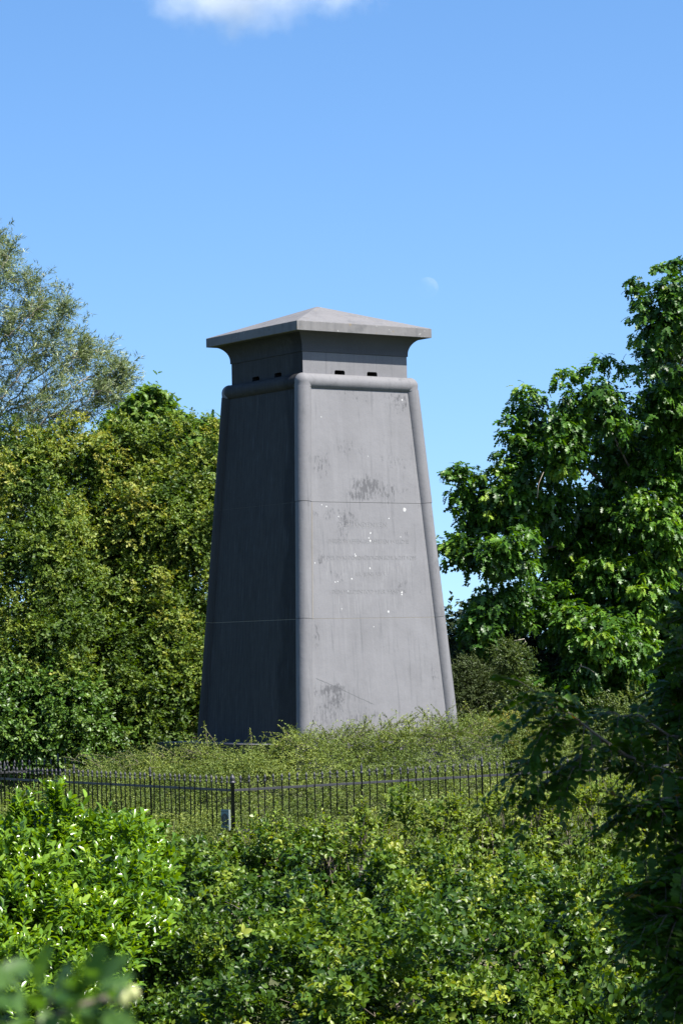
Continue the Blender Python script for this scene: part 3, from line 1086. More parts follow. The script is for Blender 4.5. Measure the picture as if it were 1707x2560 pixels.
# ---- left: hawthorn-like bushes
M_HAW = leaf_mat('hawthorn_leaf', [(0, (.034, .068, .008)), (.35, (.084, .140, .018)), (.62, (.152, .205, .030)), (.85, (.200, .235, .038)), (1, (.265, .265, .048))], .5, .45, .30)
def bush_left(label, blobs, ncl, ntw, base, tintf, group, nleaf=14, size=.062, tl=.27, mat=None, r=.21, name='hawthorn_bush', tops=()):
    b = plant(name, label, 'bush', base, group)
    cl = []
    for p, u, r_ in sub_clumps(blobs, ncl, r, shell=(.62, 1.04)):
        h = math.sin(p[0] * 2.7 + 1.3 * math.sin(p[2] * 2.1)) * math.sin(p[2] * 3.1 + 1.6 * math.sin(p[0] * 1.9)) + .3 * math.sin(p[0] * 7.0 + p[2] * 5.0)
        if h < -.22 and rng.random() < .8: p = p + np.array([0, .7, -.15])
        cl.append((p, u, r_))
    for x, y, D, rr in tops: cl.append((at(x, y, D), UP, rr))
    L = Leaves()
    for p, u, r_ in cl:
        clump_leaves(L, [(p, u, r_)], ntw, tl, nleaf, size, tintf(p) , .20, spread=.8, droop=.22, up=.28, jitter=.62, tj=.09)
    # sparse deep filling, tinted dark for the inner shade
    O = np.concatenate([c + rand_dirs(130) * r_ * rng.uniform(.1, .7, (130, 1)) for c, r_ in blobs])
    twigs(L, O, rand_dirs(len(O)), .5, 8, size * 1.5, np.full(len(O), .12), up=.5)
    L.build('foliage', T_rhomb(.62), mat or M_HAW, b)
    tg = [c + np.array([0, .35, -.15]) for c, _ in blobs]
    stems('stem', base + np.array([0, .6, 0]), tg, .05, M_BARK, b)
    return b
GB = 'bushes standing left of the monument'
tf = lambda p: .38 + .13 * (p[2] - 1.5) / 2.0 + .12 * math.sin(p[0] * 2.1 + p[2])
bush_left('big olive green bush with fine leaves close against the left side of the monument',
          blobs_px([(430, 1265, 51, .80), (330, 1210, 51.5, .60), (310, 1120, 51.6, .3), (420, 1150, 51.4, .3), (520, 1215, 51.5, .66), (540, 1330, 51, .8), (200, 1440, 52.6, .8), (290, 1560, 52.4, .8), (400, 1380, 51, .62), (470, 1480, 50.4, .75), (500, 1600, 50, .7), (410, 1640, 49.6, .62), (440, 1330, 50.6, .5), (390, 1260, 50.4, .5),
                    (345, 1720, 49.2, .55), (430, 1760, 49.0, .55), (510, 1740, 49.4, .6), (370, 1530, 50.4, .5), (600, 1500, 50.6, 1.0), (320, 1830, 48.9, .42), (420, 1840, 48.8, .4), (480, 1690, 49.4, .5), (330, 1310, 50.8, .5), (285, 1390, 50.8, .48), (350, 1440, 50.4, .5), (280, 1500, 50.2, .42), (370, 1330, 50.5, .5), (300, 1600, 49.8, .4), (250, 1350, 51, .4), (450, 1560, 49.8, .45)]), 960, 11, G(-2.6, 50.6), tf, GB, tops=[(x_, 1085 + rng.uniform(-28, 30), 51.2, .13) for x_ in rng.uniform(280, 560, 20)])
bush_left('big olive green bush with fine leaves at the left edge, left of the dark gap',
          blobs_px([(150, 1125, 50.8, .35), (70, 1140, 50.6, .4), (240, 1130, 51, .32), (60, 1200, 50.2, .7), (200, 1180, 50.8, .65), (130, 1320, 49.8, .6), (20, 1400, 49.6, .7), (160, 1450, 49.4, .55), (60, 1540, 49.0, .6), (150, 1590, 48.6, .5), (240, 1290, 51, .6), (270, 1420, 51.6, .55), (-80, 1300, 50, .8), (-80, 1600, 49.4, .8), (-220, 1350, 50, .9), (-230, 1600, 49.6, .9), (-370, 1450, 50, .9), (-360, 1680, 49.6, .8), (-220, 1750, 49.2, .7), (40, 1660, 48.6, .5), (190, 1540, 49.2, .4), (170, 1690, 48.6, .42), (90, 1400, 49.2, .4)]),
          860, 11, G(-5.4, 50.2), tf, GB, tops=[(x_, 1095 + rng.uniform(-35, 25), 50.8, .13) for x_ in rng.uniform(-20, 290, 18)])
M_IVY = leaf_mat('ivy_leaf', [(0, (.022, .055, .007)), (.5, (.062, .130, .016)), (1, (.15, .22, .04))], .40, .5, .2)
bush_left('dark green ivy thicket at the foot of the bushes behind the far railing',
          blobs_px([(70, 1760, 48.4, .55), (180, 1790, 48.4, .45), (-30, 1780, 48.2, .7), (100, 1850, 48.2, .5), (230, 1850, 48.6, .42), (20, 1880, 48.2, .5)]), 240, 14, G(-5.2, 49), lambda p: .45, GB, 12, .075, .4, M_IVY, .36, 'ivy_thicket')

# dense bush behind; its dark leaf colour stands in for shade in gaps
M_DARKLEAF = leaf_mat('gap_shade_leaf', [(0, (.012, .022, .006)), (1, (.030, .050, .014))], .6, .3, .1)
def back_bush(label, blobs, base, n, mat=None, name='dark_bush', size=.11):
    b = plant(name, label, 'bush', base, 'dark bushes in the background')
    L = Leaves()
    O = np.concatenate([c + rand_dirs(n) * r_ * rng.uniform(.2, 1.0, (n, 1)) for c, r_ in blobs])
    twigs(L, O, rand_dirs(len(O)), .6, 9, size, rng.uniform(0, 1, len(O)), up=.5)
    L.build('foliage', T_rhomb(.65), mat or M_DARKLEAF, b)
    stems('stem', base, [c for c, _ in blobs], .08, M_BARK, b)
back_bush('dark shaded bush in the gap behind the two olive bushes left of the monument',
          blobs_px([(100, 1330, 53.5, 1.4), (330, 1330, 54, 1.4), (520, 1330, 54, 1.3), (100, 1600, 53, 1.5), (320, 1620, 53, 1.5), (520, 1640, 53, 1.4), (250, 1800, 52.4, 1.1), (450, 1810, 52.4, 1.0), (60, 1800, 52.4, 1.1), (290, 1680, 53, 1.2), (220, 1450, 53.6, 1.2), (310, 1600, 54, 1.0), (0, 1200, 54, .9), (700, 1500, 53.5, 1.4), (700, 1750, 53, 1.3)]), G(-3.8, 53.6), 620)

# ---- maple behind the bushes
M_MAPLE = leaf_mat('maple_leaf', [(0, (.036, .085, .010)), (.5, (.095, .175, .024)), (1, (.20, .26, .05))], .45, .5, .38)
def maple():
    base = G(-3.0, 55.6)
    b = plant('maple_tree', 'bright green broad-leaved tree showing above the bushes just left of the monument', 'tree', base)
    bl = blobs_px([(380, 1030, 55.5, .36), (400, 1075, 55.5, .5), (320, 1080, 55.5, .42), (440, 1120, 55.5, .4), (505, 1105, 55.2, .36), (545, 1130, 55.5, .4), (380, 1160, 55.8, .8), (500, 1190, 55.8, .7), (620, 1180, 55.8, .7), (280, 1130, 55.8, .5)])
    cl = sub_clumps(bl, 130, .17)
    cl += [(at(x, y, 55.2), UP, .14) for x, y in ((378, 990), (388, 1000), (352, 1012), (430, 1062), (432, 1050), (500, 1068), (525, 1075), (488, 1085), (540, 1090), (545, 1075), (415, 1050))]
    L = Leaves()
    clump_leaves(L, cl, 20, .22, 7, .125, .5, .15, spread=.8, droop=.3, up=.5, fall=.35)
    O = np.concatenate([c + rand_dirs(90) * r_ * rng.uniform(.1, .8, (90, 1)) for c, r_ in bl])
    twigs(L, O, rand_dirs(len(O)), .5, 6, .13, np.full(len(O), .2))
    L.build('crown', T_lobed(3, .8, .45), M_MAPLE, b)
    stems('trunk', base, [c[0] for c in cl[::5]], .16, M_BARK, b, at(430, 1300, 55.5))
maple()

# ---- willow at the upper left
M_WILLOW = leaf_mat('willow_leaf', [(0, (.050, .075, .022)), (.45, (.105, .145, .045)), (.8, (.19, .23, .10)), (1, (.34, .38, .23))], .40, .6, .3)
def willow():
    base = G(-9.6, 58)
    b = plant('willow_tree', 'airy silver green willow with bare branches showing at the upper left edge', 'tree', base)
    D = 57.5
    limbs = [[(-330, 1640), (-120, 1600), (40, 1530), (90, 1490), (136, 1475), (190, 1325), (214, 875 + 0)],
             ]
    limbs = [
        [(-300, 1300), (-60, 1120), (0, 1057), (32, 1032), (89, 1005), (136, 975), (170, 930), (205, 895), (222, 868)],
        [(-300, 1300), (-100, 1150), (0, 1121), (46, 1119), (114, 1103), (175, 1082), (228, 1046), (271, 1014), (296, 975), (322, 948)],
        [(107, 1107), (150, 1127), (175, 1136)],
        [(43, 1100), (86, 1064), (107, 1030), (150, 985)],
        [(-300, 1300), (-110, 1000), (-20, 860), (40, 800), (70, 760), (92, 722)],
        [(-300, 1300), (-160, 960), (-80, 760), (-24, 680), (-6, 610)],
        [(-60, 1100), (30, 960), (90, 880), (143, 820), (172, 770)],
        [(0, 1050), (107, 946), (200, 893), (248, 876), (272, 872)],
        [(-100, 1000), (-20, 760), (15, 690), (40, 640)],
        [(-60, 1090), (60, 950), (130, 860), (178, 790)],
        [(136, 975), (210, 960), (250, 935), (296, 940)],
        [(-40, 1000), (20, 900), (60, 820), (100, 775)],
        [(40, 1119), (120, 1060), (190, 1010), (250, 975), (300, 985)],
        [(-40, 1110), (60, 1085), (140, 1050), (240, 1010), (290, 960)],
        [(-80, 900), (-10, 800), (20, 740), (50, 690)],
        [(-300, 1300), (-140, 1170), (0, 1190), (90, 1160), (180, 1170)],
        [(-90, 1000), (0, 930), (60, 905), (120, 895), (180, 850)],
        [(-60, 820), (-20, 720), (10, 650), (8, 640)],
        [(-90, 1000), (-20, 980), (50, 1010), (110, 1020), (170, 1040)],
        [(-90, 950), (-10, 880), (30, 850), (90, 800), (120, 760)],
    ]
    L = Leaves()
    bm = bmesh.new()
    for li, lm in enumerate(limbs):
        dd = D + rng.uniform(-1.6, 1.6) * (li > 1)
        pts = np.array([at(x - 20, y, dd + .25 * math.sin(i * 1.7 + li)) for i, (x, y) in enumerate(lm)])
        # resample
        seg = np.linalg.norm(np.diff(pts, axis=0), axis=1)
        s = np.concatenate([[0], np.cumsum(seg)])
        tt = np.linspace(0, s[-1], 22)
        P = np.stack([np.interp(tt, s, pts[:, k]) for k in range(3)], -1)
        P[1:-1] += rng.normal(size=(20, 3)) * .035
        r0 = .05 if li < 2 else .024
        bm_tube(bm, P, list(np.linspace(r0, .006, 22)), 6)
        tang = nrm(np.gradient(P, axis=0))
        nsh = int(27 * s[-1] / 2.0)
        for k in range(nsh):
            j = min(21, int(22 * (1 - rng.random() ** 1.6 * .85)))
            d = nrm(tang[j] + rng.normal(size=3) * .75 + np.array([.15, 0, .15]))
            ln = rng.uniform(.22, .6)
            q = [P[j] + d * ln * t + np.array([0, 0, -.10 * ln * t * t]) for t in np.linspace(0, 1, 4)]
            if k % 2 == 0: bm_tube(bm, q, [.006, .005, .004, .002], 4)
            # two or three side shoots with narrow leaves
            m = 6
            o = np.array([P[j] + d * ln * t for t in rng.uniform(.1, 1, m)])
            dd_ = nrm(d + rng.normal(size=(m, 3)) * .6)
            twigs(L, o, dd_, .30, 11, .118, np.full(m, .42 + .2 * rng.normal()), spread=.65, droop=.12, up=.35, jitter=.35, tj=.25)
    L.build('crown', T_lance(.17), M_WILLOW, b)
    tp = at(-300, 1300, D)
    bm_tube(bm, crook(base - np.array([0, 0, .3]), tp, 6, .03), list(np.linspace(.34, .2, 7)), 12)
    bm_obj('trunk', bm, M_BARK_PALE, b, True, True)
willow()

# ---- red oak on the right
M_OAK = leaf_mat('red_oak_leaf', [(0, (.017, .050, .006)), (.4, (.050, .128, .012)), (.75, (.105, .210, .020)), (1, (.20, .29, .036))], .42, .55, .32)
def red_oak():
    base = G(7.4, 49.2)
    b = plant('red_oak_tree', 'large dark green oak with drooping pointed leaves filling the right side', 'tree', base)
    D = 47.0
    spec = [(1665, 745, .24), (1710, 810, .45), (1640, 800, .26), (1605, 745, .13), (1660, 705, .14), (1610, 860, .2), (1690, 960, .6), (1610, 990, .42), (1480, 955, .24), (1510, 1020, .42), (1420, 995, .24), (1400, 1050, .35), (1300, 1000, .15), (1310, 1060, .24), (1370, 1110, .45),
            (1290, 1095, .2), (1520, 1110, .75), (1680, 1130, .9), (1280, 1170, .26), (1250, 1240, .35), (1180, 1225, .13), (1140, 1196, .06), (1210, 1245, .20), (1190, 1275, .16), (1155, 1290, .07), (1350, 1240, .7), (1150, 1370, .10), (1205, 1385, .26), (1125, 1368, .05), (1262, 1370, .46),
            (1440, 1280, .8), (1600, 1300, 1.0), (1400, 1420, .8), (1550, 1470, .9), (1690, 1450, .9), (1210, 1500, .24), (1175, 1530, .12), (1262, 1480, .42), (1350, 1530, .55), (1480, 1590, .5), (1620, 1620, .8), (1170, 1580, .24), (1440, 1660, .28), (1530, 1700, .42), (1640, 1740, .7), (1400, 1730, .3), (1700, 1620, .8), (1760, 1000, 1.1), (1800, 1400, 1.4), (1790, 1750, 1.0), (1480, 1760, .35), (1580, 1790, .45), (1690, 1820, .6), (1380, 1790, .3), (1320, 1690, .2), (1540, 1600, .5), (1420, 1560, .4)]
    bl = [(at(x + 22, y + (26 if y < 1300 else 8), D + .5 * math.sin(x * .017 + y * .011) + (1.1 if r > .6 else .0)), r * .84) for x, y, r in spec]
    cl = sub_clumps(bl, 820, .14, front=.75, shell=(.6, 1.04))
    cl += [(at(x + 18, y + 14, D), UP, .09) for x, y in ((1640, 672), (1660, 668), (1570, 712), (1578, 720), (1690, 690), (1700, 650), (1585, 770), (1575, 850), (1290, 978), (1300, 985), (1270, 1015), (1262, 1050), (1280, 1100), (1250, 1090), (1395, 945), (1400, 935), (1480, 905), (1510, 910), (1465, 925), (1550, 925),
           (1130, 1178), (1118, 1190), (1125, 1172), (1112, 1190), (1150, 1185), (1185, 1195), (1140, 1240), (1130, 1280), (1100, 1368), (1118, 1385), (1106, 1364), (1120, 1360), (1150, 1345), (1240, 1140), (1235, 1165), (1215, 1185), (1182, 1500), (1175, 1520), (1170, 1300), (1700, 655))]
    L = Leaves()
    for p, u, r in cl:
        k = 8 if r < .12 else 8
        d = rand_dirs(k)
        d = nrm(d + .6 * u + np.array([0, 0, .25]))
        o = p + d * r * rng.uniform(.1, .8, (k, 1))
        base_t = .47 + .2 * rng.normal()
        # star of leaves at each twig tip, hanging outwards and down
        nl = 8
        tip = o + d * .15
        a = rng.uniform(0, 2 * math.pi, (k, nl))
        Y = np.stack([np.cos(a), np.sin(a), rng.uniform(-1.7, .05, (k, nl))], -1) + .45 * d[:, None]
        N = UP * .75 + .35 * SUNV + .5 * np.stack([np.cos(a), np.sin(a), 0 * a], -1) + .35 * rng.normal(size=(k, nl, 3))
        P = np.repeat(tip[:, None], nl, 1) + .03 * rng.normal(size=(k, nl, 3))
        S = .162 * rng.uniform(.6, 1.15, (k, nl))
        T = np.repeat((base_t + .1 * rng.normal(size=k))[:, None], nl, 1) + .12 * rng.normal(size=(k, nl))
        L.add(P.reshape(-1, 3), Y.reshape(-1, 3), N.reshape(-1, 3), S.ravel(), T.ravel())
    O = np.concatenate([c + rand_dirs(int(20 + 130 * r_)) * r_ * rng.uniform(.1, .7, (int(20 + 130 * r_), 1)) for c, r_ in bl])
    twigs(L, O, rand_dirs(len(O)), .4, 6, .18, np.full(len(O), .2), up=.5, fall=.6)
    L.build('crown', T_lobed(3, .58, .28, .3), M_OAK, b)
    tt = at(1640, 1250, 49)
    tgt = [c + np.array([0, .25, -.1]) for c, r in bl if r > .3]
    stems('trunk', base + np.array([0, .8, 0]), [q_ + np.array([0, .5, 0]) for q_ in tgt], .15, M_BARK, b, tt + np.array([0, .8, 0]), 6, .03)
    # bare dead twigs in the sun
    bm = bmesh.new()
    for pts in (((1283, 1603), (1310, 1597), (1313, 1604), (1300, 1618), (1290, 1628)), ((1448, 1664), (1470, 1671), (1487, 1683)), ((1440, 1680), (1447, 1672), (1452, 1660)), ((1342, 1245), (1345, 1210), (1358, 1180)), ((1680, 1552), (1707, 1558))):
        P = [at(x, y, 46.1) for x, y in pts]
        bm_tube(bm, P, list(np.linspace(.011, .005, len(P))), 6)
    bm_obj('dead_twig', bm, M_BARK_PALE, b, True, True)
red_oak()
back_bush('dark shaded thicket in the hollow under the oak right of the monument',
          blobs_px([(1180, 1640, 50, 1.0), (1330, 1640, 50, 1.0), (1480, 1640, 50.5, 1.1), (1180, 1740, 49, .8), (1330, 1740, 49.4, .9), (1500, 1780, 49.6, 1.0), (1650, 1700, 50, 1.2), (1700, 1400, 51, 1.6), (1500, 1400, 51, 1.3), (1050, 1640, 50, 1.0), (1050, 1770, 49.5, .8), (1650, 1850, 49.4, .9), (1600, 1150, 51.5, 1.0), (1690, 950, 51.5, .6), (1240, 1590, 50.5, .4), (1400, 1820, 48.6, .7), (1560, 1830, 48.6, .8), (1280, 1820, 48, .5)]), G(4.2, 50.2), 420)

# ---- shrubs at the right foot of the monument
M_SHRUB = leaf_mat('privet_pale_leaf', [(0, (.030, .052, .010)), (.5, (.080, .115, .022)), (1, (.18, .20, .045))], .45, .5, .28)
def shrub(name, label, blobs, ncl, r, ntw, tl, nl, size, mat, base, tmpl, bt=.5, tv=.16, group=None, cat='shrub', kw=None, fill=60, stem_r=.03):
    b = plant(name, label, cat, base, group)
    cl = sub_clumps(blobs, ncl, r)
    L = Leaves()
    k_ = dict(spread=.8, droop=.15, up=.45, jitter=.4)
    k_.update(kw or {})
    clump_leaves(L, cl, ntw, tl, nl, size, bt, tv, **k_)
    if fill:
        O = np.concatenate([c + rand_dirs(fill) * r_ * rng.uniform(.1, .75, (fill, 1)) for c, r_ in blobs])
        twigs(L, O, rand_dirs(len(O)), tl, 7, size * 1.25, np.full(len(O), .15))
    L.build('foliage', tmpl, mat, b)
    stems('stem', base, [c for c, _ in blobs] + [c[0] for c in cl[::9]], stem_r, M_BARK, b)
    return b
GS = 'shrubs at the right foot of the monument'
M_DIM = leaf_mat('half_shade_olive_leaf', [(0, (.016, .026, .006)), (.5, (.034, .052, .012)), (1, (.075, .095, .025))], .55, .35, .2)  # half shade of the shrub put into a darkened leaf colour
shrub('upright_shrub', 'slender pale green shrub with upright tips in front of the dark hollow under the oak',
      blobs_px([(1275, 1650, 44.5, .16), (1280, 1700, 44.5, .16), (1285, 1760, 44.3, .22), (1275, 1800, 44, .25), (1310, 1740, 44.6, .16), (1320, 1800, 44.2, .25)]), 46, .16, 30, .26, 12, .05, M_SHRUB, G(2.8, 44.6), T_rhomb(.45), .26, .14, GS, kw=dict(up=.4))
shrub('olive_shrub', 'low olive shrub in half shade beside the right corner of the monument',
      blobs_px([(1180, 1720, 46.5, .4), (1150, 1640, 47.2, .45), (1200, 1650, 47, .4), (1160, 1770, 46, .4), (1230, 1740, 46.4, .35), (1110, 1700, 47.6, .5)]), 75, .22, 34, .3, 13, .042, M_DIM, G(2.0, 46.8), T_rhomb(.5), .4, .16, GS)
shrub('yellowing_shrub', 'small yellowing shrub right of the monument base, behind the hanging acacia leaves',
      blobs_px([(1265, 1830, 42.5, .20), (1250, 1850, 42.4, .2), (1290, 1860, 42.4, .22)]), 26, .13, 30, .2, 12, .04, leaf_mat('yellow_leaf', [(0, (.10, .12, .02)), (.5, (.20, .19, .035)), (1, (.32, .27, .05))], .5, .4, .3), G(2.6, 42.6), T_rhomb(.5), .5, .2, GS)
shrub('green_bank_shrub', 'broad sunlit green shrub on the bank behind the right end of the railing',
      blobs_px([(1400, 1860, 43.5, .45), (1480, 1840, 44, .45), (1560, 1830, 44, .5), (1640, 1850, 43.6, .5), (1430, 1920, 42.6, .4), (1540, 1920, 42.6, .45), (1340, 1900, 42.5, .35), (1690, 1920, 42.8, .5)]), 110, .26, 30, .3, 11, .06, M_SHRUB, G(4.2, 43.8), T_rhomb(.5), .32, .15, GS)

# ---- hedges in front
T_OV = T_oval(.55)
M_LAUREL = leaf_mat('glossy_laurel_leaf', [(0, (.030, .080, .006)), (.4, (.095, .185, .014)), (.75, (.18, .30, .028)), (1, (.30, .42, .06))], .22, .8, .36)
M_PRIVET = leaf_mat('privet_leaf', [(0, (.017, .046, .005)), (.4, (.053, .108, .010)), (.75, (.130, .200, .020)), (1, (.26, .30, .045))], .40, .5, .30)
M_HORNB = leaf_mat('hornbeam_leaf', [(0, (.030, .058, .008)), (.4, (.078, .132, .015)), (.75, (.150, .205, .028)), (1, (.27, .29, .05))], .45, .45, .34)

def hedge_blobs(pts):
    return [(at(x, y, D), r) for x, y, D, r in pts]

GH = 'hedge plants between the camera and the railing'
# laurel
lb = []
for (x, y, D, r) in ((-60, 2200, 25.5, .62), (60, 2190, 25.4, .60), (150, 2180, 25.6, .55), (260, 2200, 25.9, .48), (330, 2200, 26.2, .38), (30, 2330, 24.9, .58), (150, 2330, 25.0, .52), (255, 2330, 25.2, .42), (300, 2270, 25.5, .36), (20, 2470, 24.5, .6), (140, 2460, 24.6, .5), (230, 2430, 24.8, .4), (-90, 2420, 24.8, .6), (60, 2590, 24.2, .6), (170, 2560, 24.3, .5), (350, 2120, 27.0, .34), (270, 2080, 26.8, .34), (200, 2080, 26.6, .36), (330, 2060, 27.4, .26), (310, 2160, 26.4, .36), (130, 2060, 26.4, .34), (370, 2200, 26.6, .3), (340, 2300, 25.8, .32), (-200, 2110, 26, .5), (-320, 2130, 26, .55), (-200, 2300, 25, .55), (-330, 2330, 25, .6), (-460, 2200, 25.8, .6), (-460, 2400, 25, .6), (-250, 2480, 24.6, .6), (-60, 2080, 26.4, .4), (60, 2100, 26.2, .36)):
    lb.append((at(x, y + (52 if y < 2300 else 20), D), r * .9))
def laurel():
    base = G(-3.0, 25.6)
    b = plant('laurel_bush', 'bright glossy cherry laurel bush with upright leaf rosettes at the lower left', 'bush', base, GH)
    cl = sub_clumps(lb, 640, .16, front=.9)
    cl += [(at(x, y, 25.8), UP, .10) for x, y in ((140, 2010), (148, 2040), (140, 2000), (48, 2035), (44, 2045), (110, 2060), (165, 2050), (185, 2055), (60, 2075), (215, 2085), (250, 2090), (300, 2100), (320, 2105), (10, 2085), (90, 2085), (355, 2110))]
    L = Leaves()
    for p, u, r in cl:
        k = 9
        d = nrm(rand_dirs(k) * .75 + .5 * u + np.array([0, 0, .95]))
        o = p + rand_dirs(k) * r * rng.uniform(.2, 1, (k, 1))
        twigs(L, o, d, .15, 8, .092, np.full(k, .5 + .16 * rng.normal()), spread=.75, droop=-.05, up=.25, jitter=.28, start=.1, tj=.14)
    O = np.concatenate([c + rand_dirs(110) * r_ * rng.uniform(.1, .75, (110, 1)) for c, r_ in lb])
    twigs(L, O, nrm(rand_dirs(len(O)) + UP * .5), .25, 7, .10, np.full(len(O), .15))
    L.build('foliage', T_oval(.42, .09, .10), M_LAUREL, b)
    stems('stem', base, [c - np.array([0, 0, .1]) for c, _ in lb], .025, M_BARK, b)
laurel()

def D_h(y): return 24.3 + 8.2 * max(0.0, (2560 - y) / 440) ** 2.2
def field(x0, x1, y0, y1, step, r, skip=None, dj=.25):
    out = []
    row = 0
    y = y0
    while y <= y1:
        x = x0 + (row % 2) * step * .5
        while x <= x1:
            xx, yy = x + rng.uniform(-.3, .3) * step, y + rng.uniform(-.25, .25) * step
            if skip is None or not skip(xx, yy):
                D = D_h(yy)
                out.append((at(xx, yy, D + r * .8 + rng.uniform(-dj, dj)), r * rng.uniform(.8, 1.2)))
            x += step
        y += step * .62
        row += 1
    return out
def hedge(name, label, blobs, ncl, r, ntw, tl, nl, size, mat, base, tmpl, bt, tv, extra=(), fill=40, hole=0.0, **kw):
    b = plant(name, label, 'hedge' if 'hedge' in name else 'shrub', base, GH)
    cl = sub_clumps(blobs, ncl, r, front=.9)
    keep = []
    for p, u, r_ in cl:
        h = math.sin(p[0] * 5.3 + 1.7 * math.sin(p[2] * 4.1 + p[0])) * math.sin(p[2] * 6.7 + 2.1 * math.sin(p[0] * 2.9)) + .35 * math.sin(p[1] * 6.1 + p[0] * 3.3)
        if h > .12 - hole or rng.random() < .10:
            keep.append((p, u, r_))
        else:       # a hollow: the growth lies deeper here
            keep.append((p + np.array([0, .75, -.2]), u, r_ * .8))
    cl = keep
    cl += [(at(x, y, D), UP, rr) for x, y, D, rr in extra]
    L = Leaves()
    k_ = dict(spread=.8, droop=.12, up=.08, jitter=.70, sunk=.04, upk=.12)
    k_.update(kw)
    clump_leaves(L, cl, ntw, tl, nl, size, bt, tv, **k_)
    O = np.concatenate([c + rand_dirs(fill) * r_ * rng.uniform(.1, .75, (fill, 1)) for c, r_ in blobs])
    twigs(L, O, rand_dirs(len(O)), tl, 7, size * 1.2, np.full(len(O), .12))  # inner leaves tinted dark, painting the shade of the gaps
    L.build('foliage', tmpl, mat, b)
    stems('stem', base, [c - np.array([0, 0, .12]) for c, _ in blobs], .016, M_BARK, b, seg=5)
    return b
# upper part against the railing: yellow green
hedge('hornbeam_hedge', 'yellow green hedge growing up against the right-hand railing',
      [(at(x, y + (72 if y > 2080 or x < 1300 else 58), D), r * .9) for x, y, D, r in ((900, 2150, 33.2, .42), (990, 2130, 33.6, .42), (1080, 2120, 33.8, .46), (1180, 2110, 34.2, .48), (1290, 2100, 34.6, .5), (1400, 2090, 35, .52), (1500, 2080, 35.4, .55), (1600, 2060, 35.8, .6), (1700, 2060, 36, .6),
        (940, 2220, 31.6, .42), (1050, 2215, 31.6, .44), (1160, 2210, 31.8, .46), (1280, 2200, 32, .5), (1400, 2190, 32.2, .5), (1500, 2190, 32.4, .5), (1600, 2190, 32.5, .5), (1700, 2180, 32.6, .5), (1120, 2050, 34.9, .2), (1230, 2040, 35.3, .2), (1340, 2030, 35.8, .24))],
      400, .12, 9, .20, 8, .072, M_HORNB, G(2.2, 33.6), T_OV, .52, .16,
      extra=[(x, y, 34.7 + (x - 1000) * .0025, .08) for x, y in ((985, 2010), (990, 2045), (1003, 1995), (1010, 2060), (1090, 2030), (1110, 2060), (1135, 2040), (1180, 2070), (1240, 2020), (1270, 2060), (1330, 2060), (1390, 2000), (1400, 2040), (930, 2080), (890, 2090), (1450, 1980), (1470, 2030), (1530, 1960), (1550, 2010), (1620, 1990), (970, 2060), (1050, 2060))], hole=.35, up=.35, sunk=.2)
# mid green, centre
hedge('privet_hedge', 'broad mid green privet hedge filling the lower middle of the view',
      field(470, 1420, 2215, 2660, 140, .36, dj=.75), 640, .105, 8, .17, 8, .068, M_PRIVET, G(.3, 27.2), T_OV, .50, .2,
      extra=[(x, y + 48, 32.2, .10) for x, y in ((470, 2100), (520, 2095), (560, 2110), (610, 2100), (660, 2080), (700, 2095), (740, 2085), (680, 2060), (790, 2090), (840, 2085), (660, 2050), (720, 2075), (430, 2110), (455, 2075), (770, 2060))])
hedge('snowberry_shrub', 'darker loose shrub in the shady gap between the laurel and the privet hedge',
      [(at(x, y + 48, D), r * .9) for x, y, D, r in ((380, 2150, 31, .42), (470, 2130, 32, .4), (560, 2120, 32.6, .4), (650, 2120, 32.8, .4), (420, 2250, 29, .42), (480, 2340, 27.3, .4), (440, 2430, 26.2, .42), (470, 2530, 24.6, .45), (390, 2340, 27.6, .4), (380, 2460, 26, .4), (400, 2570, 25, .4), (540, 2210, 30.2, .42), (740, 2130, 32.6, .4), (810, 2130, 32.8, .4))],
      330, .105, 8, .18, 8, .070, M_PRIVET, G(-1.9, 28.6), T_OV, .34, .16, hole=-.1)  # low tint puts the shade of the gap into the leaves
hedge('dogwood_hedge', 'lower right hedge with broad fresh green leaves fading into shade',
      field(1380, 1780, 2270, 2660, 140, .40, dj=.7), 270, .105, 8, .17, 8, .076, M_PRIVET, G(2.8, 27.6), T_OV, .50, .18)
def shoots(parent, pts, mat, size, tint, ln=.3):
    L = Leaves()
    bm = bmesh.new()
    for x, y, D in pts:
        if 520 < x < 615: y = max(y, 2168)      # the plaque stays clear
        p = at(x, y, D)
        d = nrm(np.array([rng.normal() * .22, rng.normal() * .2, 1.0]))
        l_ = ln * rng.uniform(.6, 1.3)
        bm_tube(bm, [p - d * .25, p + d * l_ * .6, p + d * l_], [.006, .004, .002], 5)
        twigs(L, p[None], d[None], l_, 12, size, np.array([tint + .12 * rng.normal()]), spread=.9, up=.3, jitter=.4, start=.0)
        m = 3
        dd = nrm(d + .7 * rng.normal(size=(m, 3)))
        twigs(L, p + d * l_ * rng.uniform(.0, .5, (m, 1)), dd, l_ * .6, 8, size, np.full(m, tint), spread=.9, up=.3, jitter=.4)
    o = L.build('shoot_leaves', T_OV, mat, parent)
    bm_obj('shoot_stem', bm, M_BARK, parent, False, True)
shoots(bpy.data.objects['privet_hedge'], [(rng.uniform(540, 960), 2122 + rng.uniform(-34, 40), 32.6) for _ in range(80)], M_PRIVET, .055, .72)
shoots(bpy.data.objects['hornbeam_hedge'], [(x_, 2108 - (x_ - 900) * .09 + rng.uniform(-62, 45), 34.4 + (x_ - 900) * .0022) for x_ in rng.uniform(880, 1640, 120)], M_HORNB, .06, .66)
shoots(bpy.data.objects['snowberry_shrub'], [(rng.uniform(370, 640), 2140 + rng.uniform(-25, 50), 32.4) for _ in range(26)], M_PRIVET, .055, .62)

